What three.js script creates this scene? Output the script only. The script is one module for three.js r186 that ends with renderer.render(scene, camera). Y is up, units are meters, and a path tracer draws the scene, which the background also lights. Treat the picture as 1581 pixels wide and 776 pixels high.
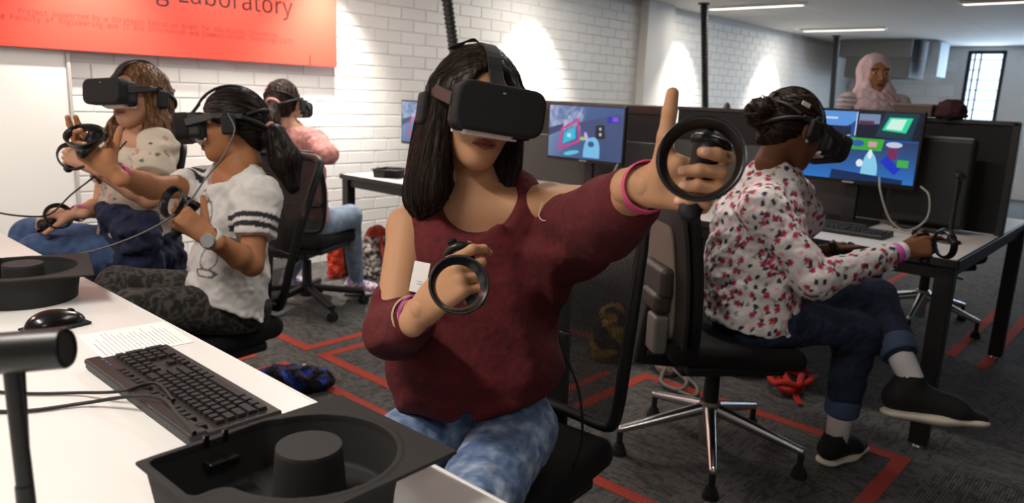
import * as THREE from 'three';
import { RoundedBoxGeometry } from 'three/addons/geometries/RoundedBoxGeometry.js';
import { mergeGeometries } from 'three/addons/utils/BufferGeometryUtils.js';
import { RectAreaLightUniformsLib } from 'three/addons/lights/RectAreaLightUniformsLib.js';
import { createNoise3D } from 'simplex-noise';

// ---------------------------------------------------------------- camera, sky, exposure, ceiling lights
const V = (x = 0, y = 0, z = 0) => new THREE.Vector3(x, y, z);
const scene = new THREE.Scene();
const camera = new THREE.PerspectiveCamera(37.39, 1581 / 776, 0.05, 60);
camera.position.set(0, 1.24, 0);
{
  const yaw = 0.8386148, pitch = 0.2078835;
  camera.lookAt(Math.sin(yaw) * Math.cos(pitch), 1.24 - Math.sin(pitch), -Math.cos(yaw) * Math.cos(pitch));
  camera.rotateZ(0.0417475);
}
camera.focus = 1.42;
camera.userData.fStop = 5;
const renderer = new THREE.WebGLRenderer();
renderer.toneMapping = THREE.LinearToneMapping;
renderer.toneMappingExposure = 1;
renderer.shadowMap.enabled = true;
scene.background = new THREE.Color(1.5, 1.9, 2.4);      // overcast daylight outside the window
RectAreaLightUniformsLib.init();
const CEIL = 2.25, WALL = -4.52;
const WARM = new THREE.Color(1, 0.925, 0.835);
// ceiling lights: rows of one-metre linear fittings, and downlights washing the brick wall
const LINEAR_POWER = 105, SPOT_POWER = 34;
const LINEARS = [   // x, z, share of the power, what it hangs above
  [-0.2, -3.6, 0.75, 'above the wall end of the long white desk'], [2.4, -3.6, 1.15, 'above the person in the pink cardigan'], [5.0, -3.6, 0.8, 'beyond the desk by the brick wall'], [7.6, -3.6, 0.55, 'beside the flat pilaster of the brick wall'], [10.2, -3.6, 0.7, 'before the hanging conduit near the end wall'],
  [-0.2, -1.3, 1.15, 'above the foam trays of the long white desk'], [2.4, -1.3, 0.55, 'above the padded chair with the silver base'], [8.1, -1.3, 0.4, 'near the end wall and far from the bricks'], [-0.2, 1.2, 0.5, 'above the camera end of the long white desk'],
];
const DOWNLIGHTS = [[0.3, 'above the flat white board'], [1.5, 'above the middle of the red banner'], [2.95, 'above the end of the red banner'], [5.15, 'above the bricks behind the pink-frame monitor'], [7.7, 'just beyond the flat pilaster'], [10.1, 'above the bricks behind the floral blouse'], [12.4, 'next to the end wall']];

// ---------------------------------------------------------------- helpers
function rng(seed) { return () => { seed = (seed + 0x6d2b79f5) | 0; let t = Math.imul(seed ^ (seed >>> 15), 1 | seed); t = (t + Math.imul(t ^ (t >>> 7), 61 | t)) ^ t; return ((t ^ (t >>> 14)) >>> 0) / 4294967296; }; }
const R0 = rng(7);
const noise = createNoise3D(rng(11));
const taken = new Map();
const numbered = (n) => { const k = taken.get(n) || 0; taken.set(n, k + 1); return k ? n + '_' + String(k).padStart(3, '0') : n; };
const shade = (o) => { o.traverse((m) => { if (m.isMesh) { m.castShadow = true; m.receiveShadow = true; } }); return o; };
function thing(name, label, category, pos = null, turn = 0, group = null) {
  const o = new THREE.Group(); o.name = numbered(name); scene.add(o);
  if (pos) o.position.copy(pos); o.rotation.y = turn;
  o.userData = { label, category }; if (group) o.userData.group = group;
  return o;
}
function part(parent, name, geo, mat, label) {
  const m = new THREE.Mesh(Array.isArray(geo) ? merge(geo) : geo, mat); m.name = name; parent.add(m);
  m.castShadow = m.receiveShadow = true; if (label) m.userData.label = label;
  return m;
}
function single(name, geo, mat, label, category, group) { const m = part(scene, numbered(name), geo, mat); m.userData = { label, category }; if (group) m.userData.group = group; return m; }
function structure(name, geo, mat, parent = scene) { const m = part(parent, name, geo, mat); if (parent === scene) m.userData.kind = 'structure'; return m; }
function merge(list) {
  const any = list.some((g) => !g.index), col = list.some((g) => g.attributes.color);
  return mergeGeometries(list.map((g) => {
    if (any && g.index) g = g.toNonIndexed();
    const n = g.attributes.position.count;
    if (!g.attributes.uv) g.setAttribute('uv', new THREE.BufferAttribute(new Float32Array(n * 2), 2));
    if (col && !g.attributes.color) g.setAttribute('color', new THREE.BufferAttribute(new Float32Array(n * 3).fill(1), 3));
    for (const k of Object.keys(g.attributes)) if (!['position', 'normal', 'uv', 'color'].includes(k)) g.deleteAttribute(k);
    return g;
  }));
}
const std = (color, roughness = 0.8, o = {}) => new THREE.MeshStandardMaterial({ color, roughness, ...o });
const box = (w, h, d, x = 0, y = 0, z = 0) => new THREE.BoxGeometry(w, h, d).translate(x, y, z);
const rbox = (w, h, d, r, x = 0, y = 0, z = 0, s = 3) => new RoundedBoxGeometry(w, h, d, s, Math.min(r, w / 2 - 1e-4, h / 2 - 1e-4, d / 2 - 1e-4)).translate(x, y, z);
const cyl = (r1, r2, h, x = 0, y = 0, z = 0, n = 28) => new THREE.CylinderGeometry(r1, r2, h, n).translate(x, y, z);
const Yup = V(0, 1, 0);
function rod(a, b, ra, rb = ra, n = 14) {              // tapered rod from a to b
  const d = b.clone().sub(a), g = new THREE.CylinderGeometry(rb, ra, d.length(), n);
  g.applyQuaternion(new THREE.Quaternion().setFromUnitVectors(Yup, d.normalize()));
  return g.translate((a.x + b.x) / 2, (a.y + b.y) / 2, (a.z + b.z) / 2);
}
const ball = (r, x = 0, y = 0, z = 0, n = 16) => new THREE.SphereGeometry(r, n, Math.ceil(n * 0.7)).translate(x, y, z);
function tube(pts, r, n = 40, m = 8, closed = false) { return new THREE.TubeGeometry(new THREE.CatmullRomCurve3(pts, closed), n, r, m, closed); }
function bar(a, b, w, h, up = Yup, r = 0.003) {        // rounded rectangular bar from a to b
  const d = b.clone().sub(a), L = d.length(); d.normalize();
  const x = new THREE.Vector3().crossVectors(up, d).normalize(), y = new THREE.Vector3().crossVectors(d, x);
  return rbox(w, h, L, r).applyMatrix4(new THREE.Matrix4().makeBasis(x, y, d).setPosition(a.clone().add(b).multiplyScalar(0.5)));
}
function frame(pos, fwd, up) {                          // local +z = fwd, +y = up, +x = left of the one who faces fwd
  const z = fwd.clone().normalize(), x = new THREE.Vector3().crossVectors(up, z).normalize(), y = new THREE.Vector3().crossVectors(z, x);
  return new THREE.Matrix4().makeBasis(x, y, z).setPosition(pos);
}
function place(o, m) { m.decompose(o.position, o.quaternion, o.scale); return o; }
function canvasTex(w, h, draw, o = {}) {
  const c = document.createElement('canvas'); c.width = w; c.height = h; const g = c.getContext('2d'); draw(g, w, h);
  const t = new THREE.CanvasTexture(c); if (!o.data) t.colorSpace = THREE.SRGBColorSpace; t.wrapS = t.wrapT = THREE.RepeatWrapping; t.anisotropy = 8;
  if (o.repeat) t.repeat.set(...o.repeat);
  return t;
}
function dataTex(n, fn, srgb = true) {
  const d = new Uint8Array(n * n * 4);
  for (let y = 0; y < n; y++) for (let x = 0; x < n; x++) { const c = fn(x, y), i = (y * n + x) * 4; const a = typeof c === 'number' ? [c, c, c] : c; for (let k = 0; k < 3; k++) d[i + k] = Math.max(0, Math.min(255, a[k])); d[i + 3] = 255; }
  const t = new THREE.DataTexture(d, n, n); t.wrapS = t.wrapT = THREE.RepeatWrapping; t.magFilter = THREE.LinearFilter; t.minFilter = THREE.LinearMipmapLinearFilter; t.generateMipmaps = true;
  if (srgb) t.colorSpace = THREE.SRGBColorSpace; t.needsUpdate = true; return t;
}
// ---- implicit surfaces: a Field is a list of shapes joined smoothly; mesh() turns it into a surface (surface nets)
const smin = (a, b, k) => { const h = Math.max(k - Math.abs(a - b), 0); return Math.min(a, b) - h * h / (4 * k); };
const smax = (a, b, k) => -smin(-a, -b, k);
class Field {
  constructor(k = 0.02) { this.ops = []; this.k = k; this.lo = V(1e9, 1e9, 1e9); this.hi = V(-1e9, -1e9, -1e9); this.tail = null; }
  grow(p, r) { this.lo.min(V(p.x - r, p.y - r, p.z - r)); this.hi.max(V(p.x + r, p.y + r, p.z + r)); }
  add(f, k = this.k) { this.ops.push([f, k, 0]); return this; }
  cut(f, k = 0.006) { this.ops.push([f, k, 1]); return this; }
  cap(a, b, ra, rb = ra, k) { this.grow(a, ra); this.grow(b, rb); return this.add(capsule(a, b, ra, rb), k); }
  flat(a, b, ra, rb, n, q, k) { this.grow(a, ra * Math.max(1, q)); this.grow(b, rb * Math.max(1, q)); return this.add(flatCapsule(a, b, ra, rb, n, q), k); }
  ell(c, r, m, k) { this.grow(c, Math.max(r.x, r.y, r.z)); return this.add(ellipsoid(c, r, m), k); }
  at(x, y, z) {
    let d = 1e3;
    for (const [f, k, s] of this.ops) { const e = f(x, y, z); d = s ? smax(d, -e, k) : smin(d, e, k); }
    return this.tail ? this.tail(d, x, y, z) : d;
  }
  mesh(cell, pad = 0.02, paint = null) { return nets((x, y, z) => this.at(x, y, z), this.lo.clone().subScalar(pad), this.hi.clone().addScalar(pad), cell, paint); }
}
function capsule(a, b, ra, rb) {
  const ax = a.x, ay = a.y, az = a.z, dx = b.x - ax, dy = b.y - ay, dz = b.z - az, L = dx * dx + dy * dy + dz * dz || 1e-9;
  return (x, y, z) => { const px = x - ax, py = y - ay, pz = z - az; let t = (px * dx + py * dy + pz * dz) / L; t = t < 0 ? 0 : t > 1 ? 1 : t; return Math.hypot(px - t * dx, py - t * dy, pz - t * dz) - (ra + (rb - ra) * t); };
}
function flatCapsule(a, b, ra, rb, n, q) {              // capsule whose section is an ellipse: q times as thick along n
  const ax = a.x, ay = a.y, az = a.z, dx = b.x - ax, dy = b.y - ay, dz = b.z - az, L = dx * dx + dy * dy + dz * dz || 1e-9, m = n.clone().normalize(), s = Math.min(1, q);
  return (x, y, z) => {
    const px = x - ax, py = y - ay, pz = z - az; let t = (px * dx + py * dy + pz * dz) / L; t = t < 0 ? 0 : t > 1 ? 1 : t;
    const ex = px - t * dx, ey = py - t * dy, ez = pz - t * dz, w = ex * m.x + ey * m.y + ez * m.z, rest = Math.max(0, ex * ex + ey * ey + ez * ez - w * w);
    return (Math.sqrt(rest + w * w / (q * q)) - (ra + (rb - ra) * t)) * s;
  };
}
function ellipsoid(c, r, m) {                           // m: optional basis (Matrix4) whose columns are the axes
  let e = null; if (m) e = m.elements;
  return (x, y, z) => {
    let px = x - c.x, py = y - c.y, pz = z - c.z;
    if (e) { const X = px * e[0] + py * e[1] + pz * e[2], Y = px * e[4] + py * e[5] + pz * e[6], Z = px * e[8] + py * e[9] + pz * e[10]; px = X; py = Y; pz = Z; }
    const k0 = Math.hypot(px / r.x, py / r.y, pz / r.z), k1 = Math.hypot(px / (r.x * r.x), py / (r.y * r.y), pz / (r.z * r.z));
    return k1 < 1e-9 ? -Math.min(r.x, r.y, r.z) : k0 * (k0 - 1) / k1;
  };
}
const half = (p, n) => { const m = n.clone().normalize(), c = m.dot(p); return (x, y, z) => x * m.x + y * m.y + z * m.z - c; };   // negative on the side away from n
function nets(f, lo, hi, c, paint) {
  const B = 6, nx = Math.ceil((hi.x - lo.x) / c / B) * B + 1, ny = Math.ceil((hi.y - lo.y) / c / B) * B + 1, nz = Math.ceil((hi.z - lo.z) / c / B) * B + 1;
  const g = new Float32Array(nx * ny * nz), id = (i, j, k) => (k * ny + j) * nx + i, reach = B * c * 0.87 * 1.25 + c;
  g.fill(9);
  const known = new Uint8Array(nx * ny * nz);
  const live = [];
  for (let k = 0; k < nz - 1; k += B) for (let j = 0; j < ny - 1; j += B) for (let i = 0; i < nx - 1; i += B) {
    const d = f(lo.x + (i + B / 2) * c, lo.y + (j + B / 2) * c, lo.z + (k + B / 2) * c), out = Math.abs(d) > reach;
    if (!out) live.push([i, j, k]);
    for (let w = k; w <= k + B; w++) for (let v = j; v <= j + B; v++) for (let u = i; u <= i + B; u++) {
      const q = id(u, v, w); if (known[q]) continue;
      if (out) g[q] = d; else { g[q] = f(lo.x + u * c, lo.y + v * c, lo.z + w * c); known[q] = 1; }
    }
  }
  const vid = new Int32Array(nx * ny * nz).fill(-1), pos = [], idx = [];
  const E = [[0, 1], [2, 3], [4, 5], [6, 7], [0, 2], [1, 3], [4, 6], [5, 7], [0, 4], [1, 5], [2, 6], [3, 7]], val = new Float32Array(8);
  for (const [I, J, K] of live) for (let k = K; k < K + B; k++) for (let j = J; j < J + B; j++) for (let i = I; i < I + B; i++) {
    let m = 0; for (let q = 0; q < 8; q++) { val[q] = g[id(i + (q & 1), j + ((q >> 1) & 1), k + (q >> 2))]; if (val[q] < 0) m |= 1 << q; }
    if (m === 0 || m === 255) continue;
    let sx = 0, sy = 0, sz = 0, n = 0;
    for (const [a, b] of E) if (((m >> a) & 1) !== ((m >> b) & 1)) { const t = val[a] / (val[a] - val[b]); sx += (a & 1) + ((b & 1) - (a & 1)) * t; sy += ((a >> 1) & 1) + (((b >> 1) & 1) - ((a >> 1) & 1)) * t; sz += (a >> 2) + ((b >> 2) - (a >> 2)) * t; n++; }
    vid[id(i, j, k)] = pos.length / 3; pos.push(lo.x + (i + sx / n) * c, lo.y + (j + sy / n) * c, lo.z + (k + sz / n) * c);
  }
  const quad = (a, b, d, e, flip) => { if (a < 0 || b < 0 || d < 0 || e < 0) return; if (flip) idx.push(a, b, d, a, d, e); else idx.push(a, e, d, a, d, b); };
  for (const [I, J, K] of live) for (let k = K; k < K + B; k++) for (let j = J; j < J + B; j++) for (let i = I; i < I + B; i++) {
    const s = g[id(i, j, k)] < 0;
    if (j && k && s !== g[id(i + 1, j, k)] < 0) quad(vid[id(i, j, k)], vid[id(i, j - 1, k)], vid[id(i, j - 1, k - 1)], vid[id(i, j, k - 1)], s);
    if (i && k && s !== g[id(i, j + 1, k)] < 0) quad(vid[id(i, j, k)], vid[id(i, j, k - 1)], vid[id(i - 1, j, k - 1)], vid[id(i - 1, j, k)], s);
    if (i && j && s !== g[id(i, j, k + 1)] < 0) quad(vid[id(i, j, k)], vid[id(i - 1, j, k)], vid[id(i - 1, j - 1, k)], vid[id(i, j - 1, k)], s);
  }
  const N = pos.length / 3, nor = new Float32Array(N * 3), e = c * 0.5;
  for (let q = 0; q < N; q++) {
    const x = pos[3 * q], y = pos[3 * q + 1], z = pos[3 * q + 2];
    let a = f(x + e, y, z) - f(x - e, y, z), b = f(x, y + e, z) - f(x, y - e, z), d = f(x, y, z + e) - f(x, y, z - e); const l = Math.hypot(a, b, d) || 1;
    nor[3 * q] = a / l; nor[3 * q + 1] = b / l; nor[3 * q + 2] = d / l;
  }
  const geo = new THREE.BufferGeometry();
  geo.setAttribute('position', new THREE.Float32BufferAttribute(pos, 3)); geo.setAttribute('normal', new THREE.BufferAttribute(nor, 3)); geo.setIndex(idx);
  if (paint) paintGeo(geo, paint);
  return geo;
}
function paintGeo(geo, paint) {
  const p = geo.attributes.position, n = geo.attributes.normal, c = new Float32Array(p.count * 3);
  for (let i = 0; i < p.count; i++) { const q = paint(p.getX(i), p.getY(i), p.getZ(i), n.getX(i), n.getY(i), n.getZ(i)); c[3 * i] = q[0]; c[3 * i + 1] = q[1]; c[3 * i + 2] = q[2]; }
  geo.setAttribute('color', new THREE.BufferAttribute(c, 3)); return geo;
}
function boxUV(geo) {                                   // uv in metres, each triangle laid out along its main direction
  const g = geo.toNonIndexed(), p = g.attributes.position, uv = new Float32Array(p.count * 2), a = V(), b = V(), c = V();
  for (let i = 0; i < p.count; i += 3) {
    a.fromBufferAttribute(p, i); b.fromBufferAttribute(p, i + 1).sub(a); c.fromBufferAttribute(p, i + 2).sub(a); b.cross(c);
    const X = Math.abs(b.x), Y = Math.abs(b.y), Z = Math.abs(b.z);
    for (let k = 0; k < 3; k++) { const x = p.getX(i + k), y = p.getY(i + k), z = p.getZ(i + k); const u = X > Y && X > Z ? [z, y] : Y > Z ? [x, z] : [x, y]; uv[2 * (i + k)] = u[0]; uv[2 * (i + k) + 1] = u[1]; }
  }
  g.setAttribute('uv', new THREE.BufferAttribute(uv, 2)); return g;
}
const lin = (hex) => { const c = new THREE.Color(hex); return [c.r, c.g, c.b]; };
const mix = (a, b, t) => [a[0] + (b[0] - a[0]) * t, a[1] + (b[1] - a[1]) * t, a[2] + (b[2] - a[2]) * t];
const step = (a, b, x) => { const t = Math.max(0, Math.min(1, (x - a) / (b - a))); return t * t * (3 - 2 * t); };

// ---------------------------------------------------------------- surfaces
const grain = dataTex(256, () => 96 + R0() * 120, false);
const weave = dataTex(128, (x, y) => 110 + 60 * Math.sin(x * Math.PI / 4) * Math.sin(y * Math.PI / 4) + R0() * 60, false);
const tex = (t, r) => { const c = t.clone(); c.repeat.set(r, r); c.needsUpdate = true; return c; };
const M = {
  paint: std(new THREE.Color(0.8, 0.79, 0.77), 0.6),
  mortar: std(new THREE.Color(0.7, 0.685, 0.66), 0.85),
  plaster: std(new THREE.Color(0.78, 0.77, 0.75), 0.75),
  ceiling: std(new THREE.Color(0.62, 0.61, 0.6), 0.9),
  white: std(new THREE.Color(0.8, 0.79, 0.77), 0.38),
  whiteEdge: std(new THREE.Color(0.78, 0.78, 0.77), 0.45),
  black: std(0x121213, 0.5, { bumpMap: tex(grain, 6), bumpScale: 0.0002 }),
  softBlack: std(0x0d0d0e, 0.72),
  gloss: std(0x0b0b0c, 0.22),
  rubber: std(0x171718, 0.85),
  foam: std(0x1d1c1c, 0.78, { bumpMap: tex(grain, 8), bumpScale: 0.0004 }),
  key: std(0x161517, 0.6),
  fabricBlack: std(0x0c0c0d, 0.95, { bumpMap: tex(weave, 30), bumpScale: 0.0006 }),
  visor: std(0x101011, 0.82, { bumpMap: tex(weave, 14), bumpScale: 0.0003 }),
  steel: std(new THREE.Color(0.62, 0.62, 0.62), 0.24, { metalness: 1 }),
  darkSteel: std(0x2b2b2d, 0.4, { metalness: 0.8 }),
  grey: std(0x4a4a4a, 0.7),
  partition: std(0x4b4a49, 0.95, { bumpMap: tex(weave, 20), bumpScale: 0.0008 }),
  cable: std(0x111112, 0.55),
  greyCable: std(0x8d8a84, 0.5),
};
// carpet: ribbed heather-grey loop pile
const carpetPix = (x, y) => {
  const r = noise(x * 0.9, y * 0.02, 3) * 10 + noise(x * 0.02, y * 0.05, 9) * 8 + (R0() - 0.5) * 52;
  const rib = (x % 10) < 3 ? -22 : 4;
  const streak = noise(Math.floor(x / 10) * 3.7, y * 0.012, 1) > 0.25 ? -16 : 6;
  const v = 84 + r + rib + streak; return [v, v * 0.985, v * 0.965];
};
const carpetMap = dataTex(512, carpetPix), carpetBump = dataTex(512, (x, y) => ((x % 10) < 3 ? 40 : 150) + R0() * 100, false);
M.carpet = std(0xffffff, 1, { map: carpetMap, bumpMap: carpetBump, bumpScale: 0.003 });
M.carpetTurned = std(new THREE.Color(0.93, 0.93, 0.94), 1, { map: carpetMap, bumpMap: carpetBump, bumpScale: 0.003 });
M.redCarpet = std(0xffffff, 1, { map: dataTex(128, (x, y) => { const v = 0.82 + R0() * 0.36; return [172 * v, 64 * v, 50 * v]; }), bumpMap: tex(carpetBump, 1), bumpScale: 0.002 });

// ---------------------------------------------------------------- room shell
const X0 = -2.2, X1 = 13.4, Z1 = 3.2;
{
  const floor = structure('floor', box(X1 - X0 + 0.4, 0.12, Z1 - WALL + 0.4, (X0 + X1) / 2, -0.068, (WALL + Z1) / 2), std(0x3a3936, 1));
  const tg = box(0.4995, 0.008, 0.4995, 0, -0.004, 0);
  for (let i = 0; i < 14; i++) for (let j = 0; j < 12; j++) {
    const x = -0.11 + 0.25 + i * 0.5, z = WALL + 0.26 + j * 0.5; if (x > 6.6 || z > 1.2) continue;
    const t = part(floor, 'carpet_tile', tg, (i + j) % 2 ? M.carpetTurned : M.carpet); t.position.set(x, 0, z); t.rotation.y = (i + j) % 2 ? Math.PI / 2 : 0;
  }
  const rest = [box(X1 - 6.39, 0.008, Z1 - WALL, (X1 + 6.39) / 2, -0.004, (Z1 + WALL) / 2), box(6.5, 0.008, Z1 - 0.99, 3.14, -0.004, (Z1 + 0.99) / 2), box(2.09, 0.008, Z1 - WALL, -1.155, -0.004, (Z1 + WALL) / 2)];
  for (const g of rest) { const p = g.attributes.position, u = g.attributes.uv; for (let i = 0; i < p.count; i++) u.setXY(i, p.getX(i) * 2, p.getZ(i) * 2); }
  part(floor, 'carpet_field', rest, M.carpet);
  const strip = (x0, z0, x1, z1, w = 0.052) => {
    const g = x0 === x1 ? box(w, 0.003, Math.abs(z1 - z0), x0, 0.0005, (z0 + z1) / 2) : box(Math.abs(x1 - x0), 0.003, w, (x0 + x1) / 2, 0.0005, z0);
    const p = g.attributes.position, u = g.attributes.uv; for (let i = 0; i < p.count; i++) u.setXY(i, p.getX(i) * 4, p.getZ(i) * 4);
    part(floor, 'red_carpet_strip', g, M.redCarpet);
  };
  strip(1.89, -3.75, 1.89, -3.03); strip(1.864, -3.004, 3.1, -3.004);
  strip(1.89, -2.895, 1.89, -0.3); strip(1.864, -2.87, 3.1, -2.87);
  strip(1.69, -2.86, 1.69, -2.1); strip(1.4, -2.886, 1.716, -2.886); strip(1.3, -3.08, 1.66, -3.08);
  strip(2.83, -1.66, 2.83, -0.62); strip(2.3, -1.686, 2.856, -1.686); strip(2.0, -0.594, 2.856, -0.594);
  strip(2.3, -1.83, 2.75, -1.83, 0.04); strip(4.3, -0.76, 5.6, -0.76); strip(4.2, -0.6, 5.6, -0.6); strip(4.9, -1.5, 6.6, -1.5); strip(3.1, -2.55, 3.1, -1.9);
}
{ // ceiling with recessed grid joints
  const c = structure('ceiling', box(X1 - X0 + 0.4, 0.12, Z1 - WALL + 0.4, (X0 + X1) / 2, CEIL + 0.072, (WALL + Z1) / 2), std(0x5a5957, 0.9));
  for (let x = X0 + 0.2; x < X1; x += 1.2) for (let z = WALL + 0.02 + 0.3; z < Z1 + 0.3; z += 1.2) {
    const w = Math.min(1.194, X1 - x + 0.4), d = 1.194;
    part(c, 'ceiling_panel', box(w, 0.012, d, x + w / 2 - 0.2, CEIL + 0.006, z + d / 2 - 0.3), M.ceiling);
  }
}
{ // painted brick wall
  const w = structure('wall_back', box(X1 - X0 + 0.4, CEIL + 0.2, 0.2, (X0 + X1) / 2, CEIL / 2, WALL - 0.1), M.mortar);
  const L = 0.233, H = 0.081, t = 0.004, c = 0.003;
  const brick = () => {                                  // chamfered face, 10 triangles
    const a = [[-L / 2, -H / 2], [L / 2, -H / 2], [L / 2, H / 2], [-L / 2, H / 2]], P = [], q = (p0, p1, p2, p3) => P.push(...p0, ...p1, ...p2, ...p0, ...p2, ...p3);
    const o = a.map(([x, y]) => [x, y, 0]), i = a.map(([x, y]) => [x - Math.sign(x) * c, y - Math.sign(y) * c, t]);
    q(...i); for (let k = 0; k < 4; k++) q(o[k], o[(k + 1) % 4], i[(k + 1) % 4], i[k]);
    const g = new THREE.BufferGeometry(); g.setAttribute('position', new THREE.Float32BufferAttribute(P, 3)); g.computeVertexNormals(); return g;
  };
  const bg = brick(), mats = [0.8, 0.775, 0.82, 0.79].map((v) => std(new THREE.Color(v, v * 0.985, v * 0.955), 0.55, { bumpMap: tex(grain, 3), bumpScale: 0.001 }));
  const spots = [], r = rng(5);
  for (let j = 0; j * 0.0878 < CEIL; j++) for (let i = 0; i < 66; i++) {
    const x = -2.2 + i * 0.24 + (j % 2 ? 0.12 : 0) + 0.004, y = j * 0.0878 + 0.041; if (x > X1 || y > CEIL - 0.03) continue;
    spots.push([x, y, r()]);
  }
  const seen = spots.filter(([x, y]) => x > 1.45 && !(y > 1.4 && x < 2.98) && y < 2.1 && y > 0.25).sort((a, b) => a[0] - b[0]).slice(0, 300), pick = new Set(seen);
  for (const [x, y, q] of seen) { const b = part(w, 'brick', bg, mats[Math.floor(q * 4)]); b.position.set(x, y, WALL + q * 0.0015); }
  const rest = spots.filter((s) => !pick.has(s)).map(([x, y, q]) => bg.clone().translate(x, y, WALL + q * 0.0015));
  part(w, 'brickwork', rest, mats[0]).userData.kind = 'stuff';
  structure('trim_1', rbox(0.52, CEIL, 0.14, 0.006, 7.15, CEIL / 2, WALL + 0.03), M.plaster);   // flat pilaster on the brick wall
  const p = structure('trim_2', rbox(2.9, 1.9, 0.04, 0.004, -0.055, 0.95, WALL + 0.02), M.plaster);   // flat white board beside the bricks
  part(p, 'edge_strip', rbox(0.02, 1.9, 0.05, 0.004, 1.403, 0.95, WALL + 0.025), std(0xb9b6b1, 0.5));
}
{ // far end wall with a window opening, and the walls out of view
  const x = X1, B = M.plaster;
  const wz0 = -2.8, wz1 = -2.3, wy0 = 0.8, wy1 = 2.18;
  const w = structure('wall_end', [box(0.2, CEIL + 0.2, wz0 - WALL + 0.2, x + 0.1, CEIL / 2, (WALL - 0.2 + wz0) / 2), box(0.2, CEIL + 0.2, -1.75 - wz1, x + 0.1, CEIL / 2, (-1.75 + wz1) / 2), box(0.2, CEIL + 0.2, Z1 - 0.75, x + 0.1, CEIL / 2, (Z1 + 1.15) / 2), box(0.2, 0.9, 2.7, x + 0.1, 0.4, -0.4), box(0.2, 0.25, 2.7, x + 0.1, CEIL, -0.4), box(0.2, wy0 + 0.1, wz1 - wz0, x + 0.1, wy0 / 2 - 0.05, (wz0 + wz1) / 2), box(0.2, CEIL - wy1 + 0.1, wz1 - wz0, x + 0.1, (CEIL + wy1) / 2 + 0.05, (wz0 + wz1) / 2)], M.mortar);
  const g = box(0.007, 0.17, 0.386, 0, 0, 0), list = [];
  for (let j = 0; j < 12; j++) for (let i = 0; i < 16; i++) { const z = WALL + 0.2 + i * 0.4 + (j % 2 ? 0.2 : 0), y = 0.1 + j * 0.185; if (z > wz0 - 0.2 && z < wz1 + 0.2 && y > wy0 - 0.09) continue; if (z > -1.96) continue; if (y < CEIL - 0.09 && z < 1.6) list.push([y, z]); }
  for (const [y, z] of list) { const b = part(w, 'block', g, M.paint); b.position.set(x - 0.003, y, z); }
  const win = structure('window_1', [bar(V(x + 0.02, wy0, wz0 + 0.02), V(x + 0.02, wy1, wz0 + 0.02), 0.05, 0.05, V(1, 0, 0)), bar(V(x + 0.02, wy0, wz1 - 0.02), V(x + 0.02, wy1, wz1 - 0.02), 0.05, 0.05, V(1, 0, 0)), bar(V(x + 0.02, wy0 + 0.02, wz0), V(x + 0.02, wy0 + 0.02, wz1), 0.05, 0.05), bar(V(x + 0.02, wy1 - 0.02, wz0), V(x + 0.02, wy1 - 0.02, wz1), 0.05, 0.05)], M.darkSteel);
  for (const dz of [0.1, 0.18]) part(win, 'window_bar', rod(V(x - 0.02, wy0, wz0 + dz), V(x - 0.02, wy1, wz0 + dz), 0.012), M.darkSteel);
  for (const y of [1.0, 1.15, 1.3, 1.45, 1.6, 1.75, 1.9, 2.05]) part(win, 'glazing_bar', rod(V(x + 0.02, y, wz0), V(x + 0.02, y, wz1), 0.006), M.darkSteel);
  part(win, 'pane', box(0.004, wy1 - wy0, wz1 - wz0, x + 0.04, (wy0 + wy1) / 2, (wz0 + wz1) / 2), new THREE.MeshPhysicalMaterial({ transmission: 1, thickness: 0, roughness: 0.05, color: 0xffffff }));
  const win2 = structure('window_2', [bar(V(x + 0.02, 0.85, -1.73), V(x + 0.02, 2.12, -1.73), 0.05, 0.05, V(1, 0, 0)), bar(V(x + 0.02, 0.85, 0.93), V(x + 0.02, 2.12, 0.93), 0.05, 0.05, V(1, 0, 0)), bar(V(x + 0.02, 0.87, -1.75), V(x + 0.02, 0.87, 0.95), 0.05, 0.05), bar(V(x + 0.02, 2.1, -1.75), V(x + 0.02, 2.1, 0.95), 0.05, 0.05)], M.darkSteel);
  part(win2, 'pane', box(0.004, 1.25, 2.66, x + 0.04, 1.485, -0.4), win.children[win.children.length - 1].material);
  for (const [w, h, y, z] of [[0.5, 1.36, 1.49, -2.55], [2.6, 1.2, 1.485, -0.4]]) { const l = new THREE.RectAreaLight(new THREE.Color(0.62, 0.8, 1), 9, w, h); l.position.set(x - 0.03, y, z); l.lookAt(x - 5, y, z); scene.add(l); }
  structure('wall_left', box(0.2, CEIL + 0.2, Z1 - WALL + 0.4, X0 - 0.1, CEIL / 2, (WALL + Z1) / 2), B);
  const dim = std(0x6f6a64, 0.85);
  structure('wall_front', box(X1 - X0 + 0.4, CEIL + 0.2, 0.2, (X0 + X1) / 2, CEIL / 2, Z1 + 0.1), dim);
}
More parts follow.
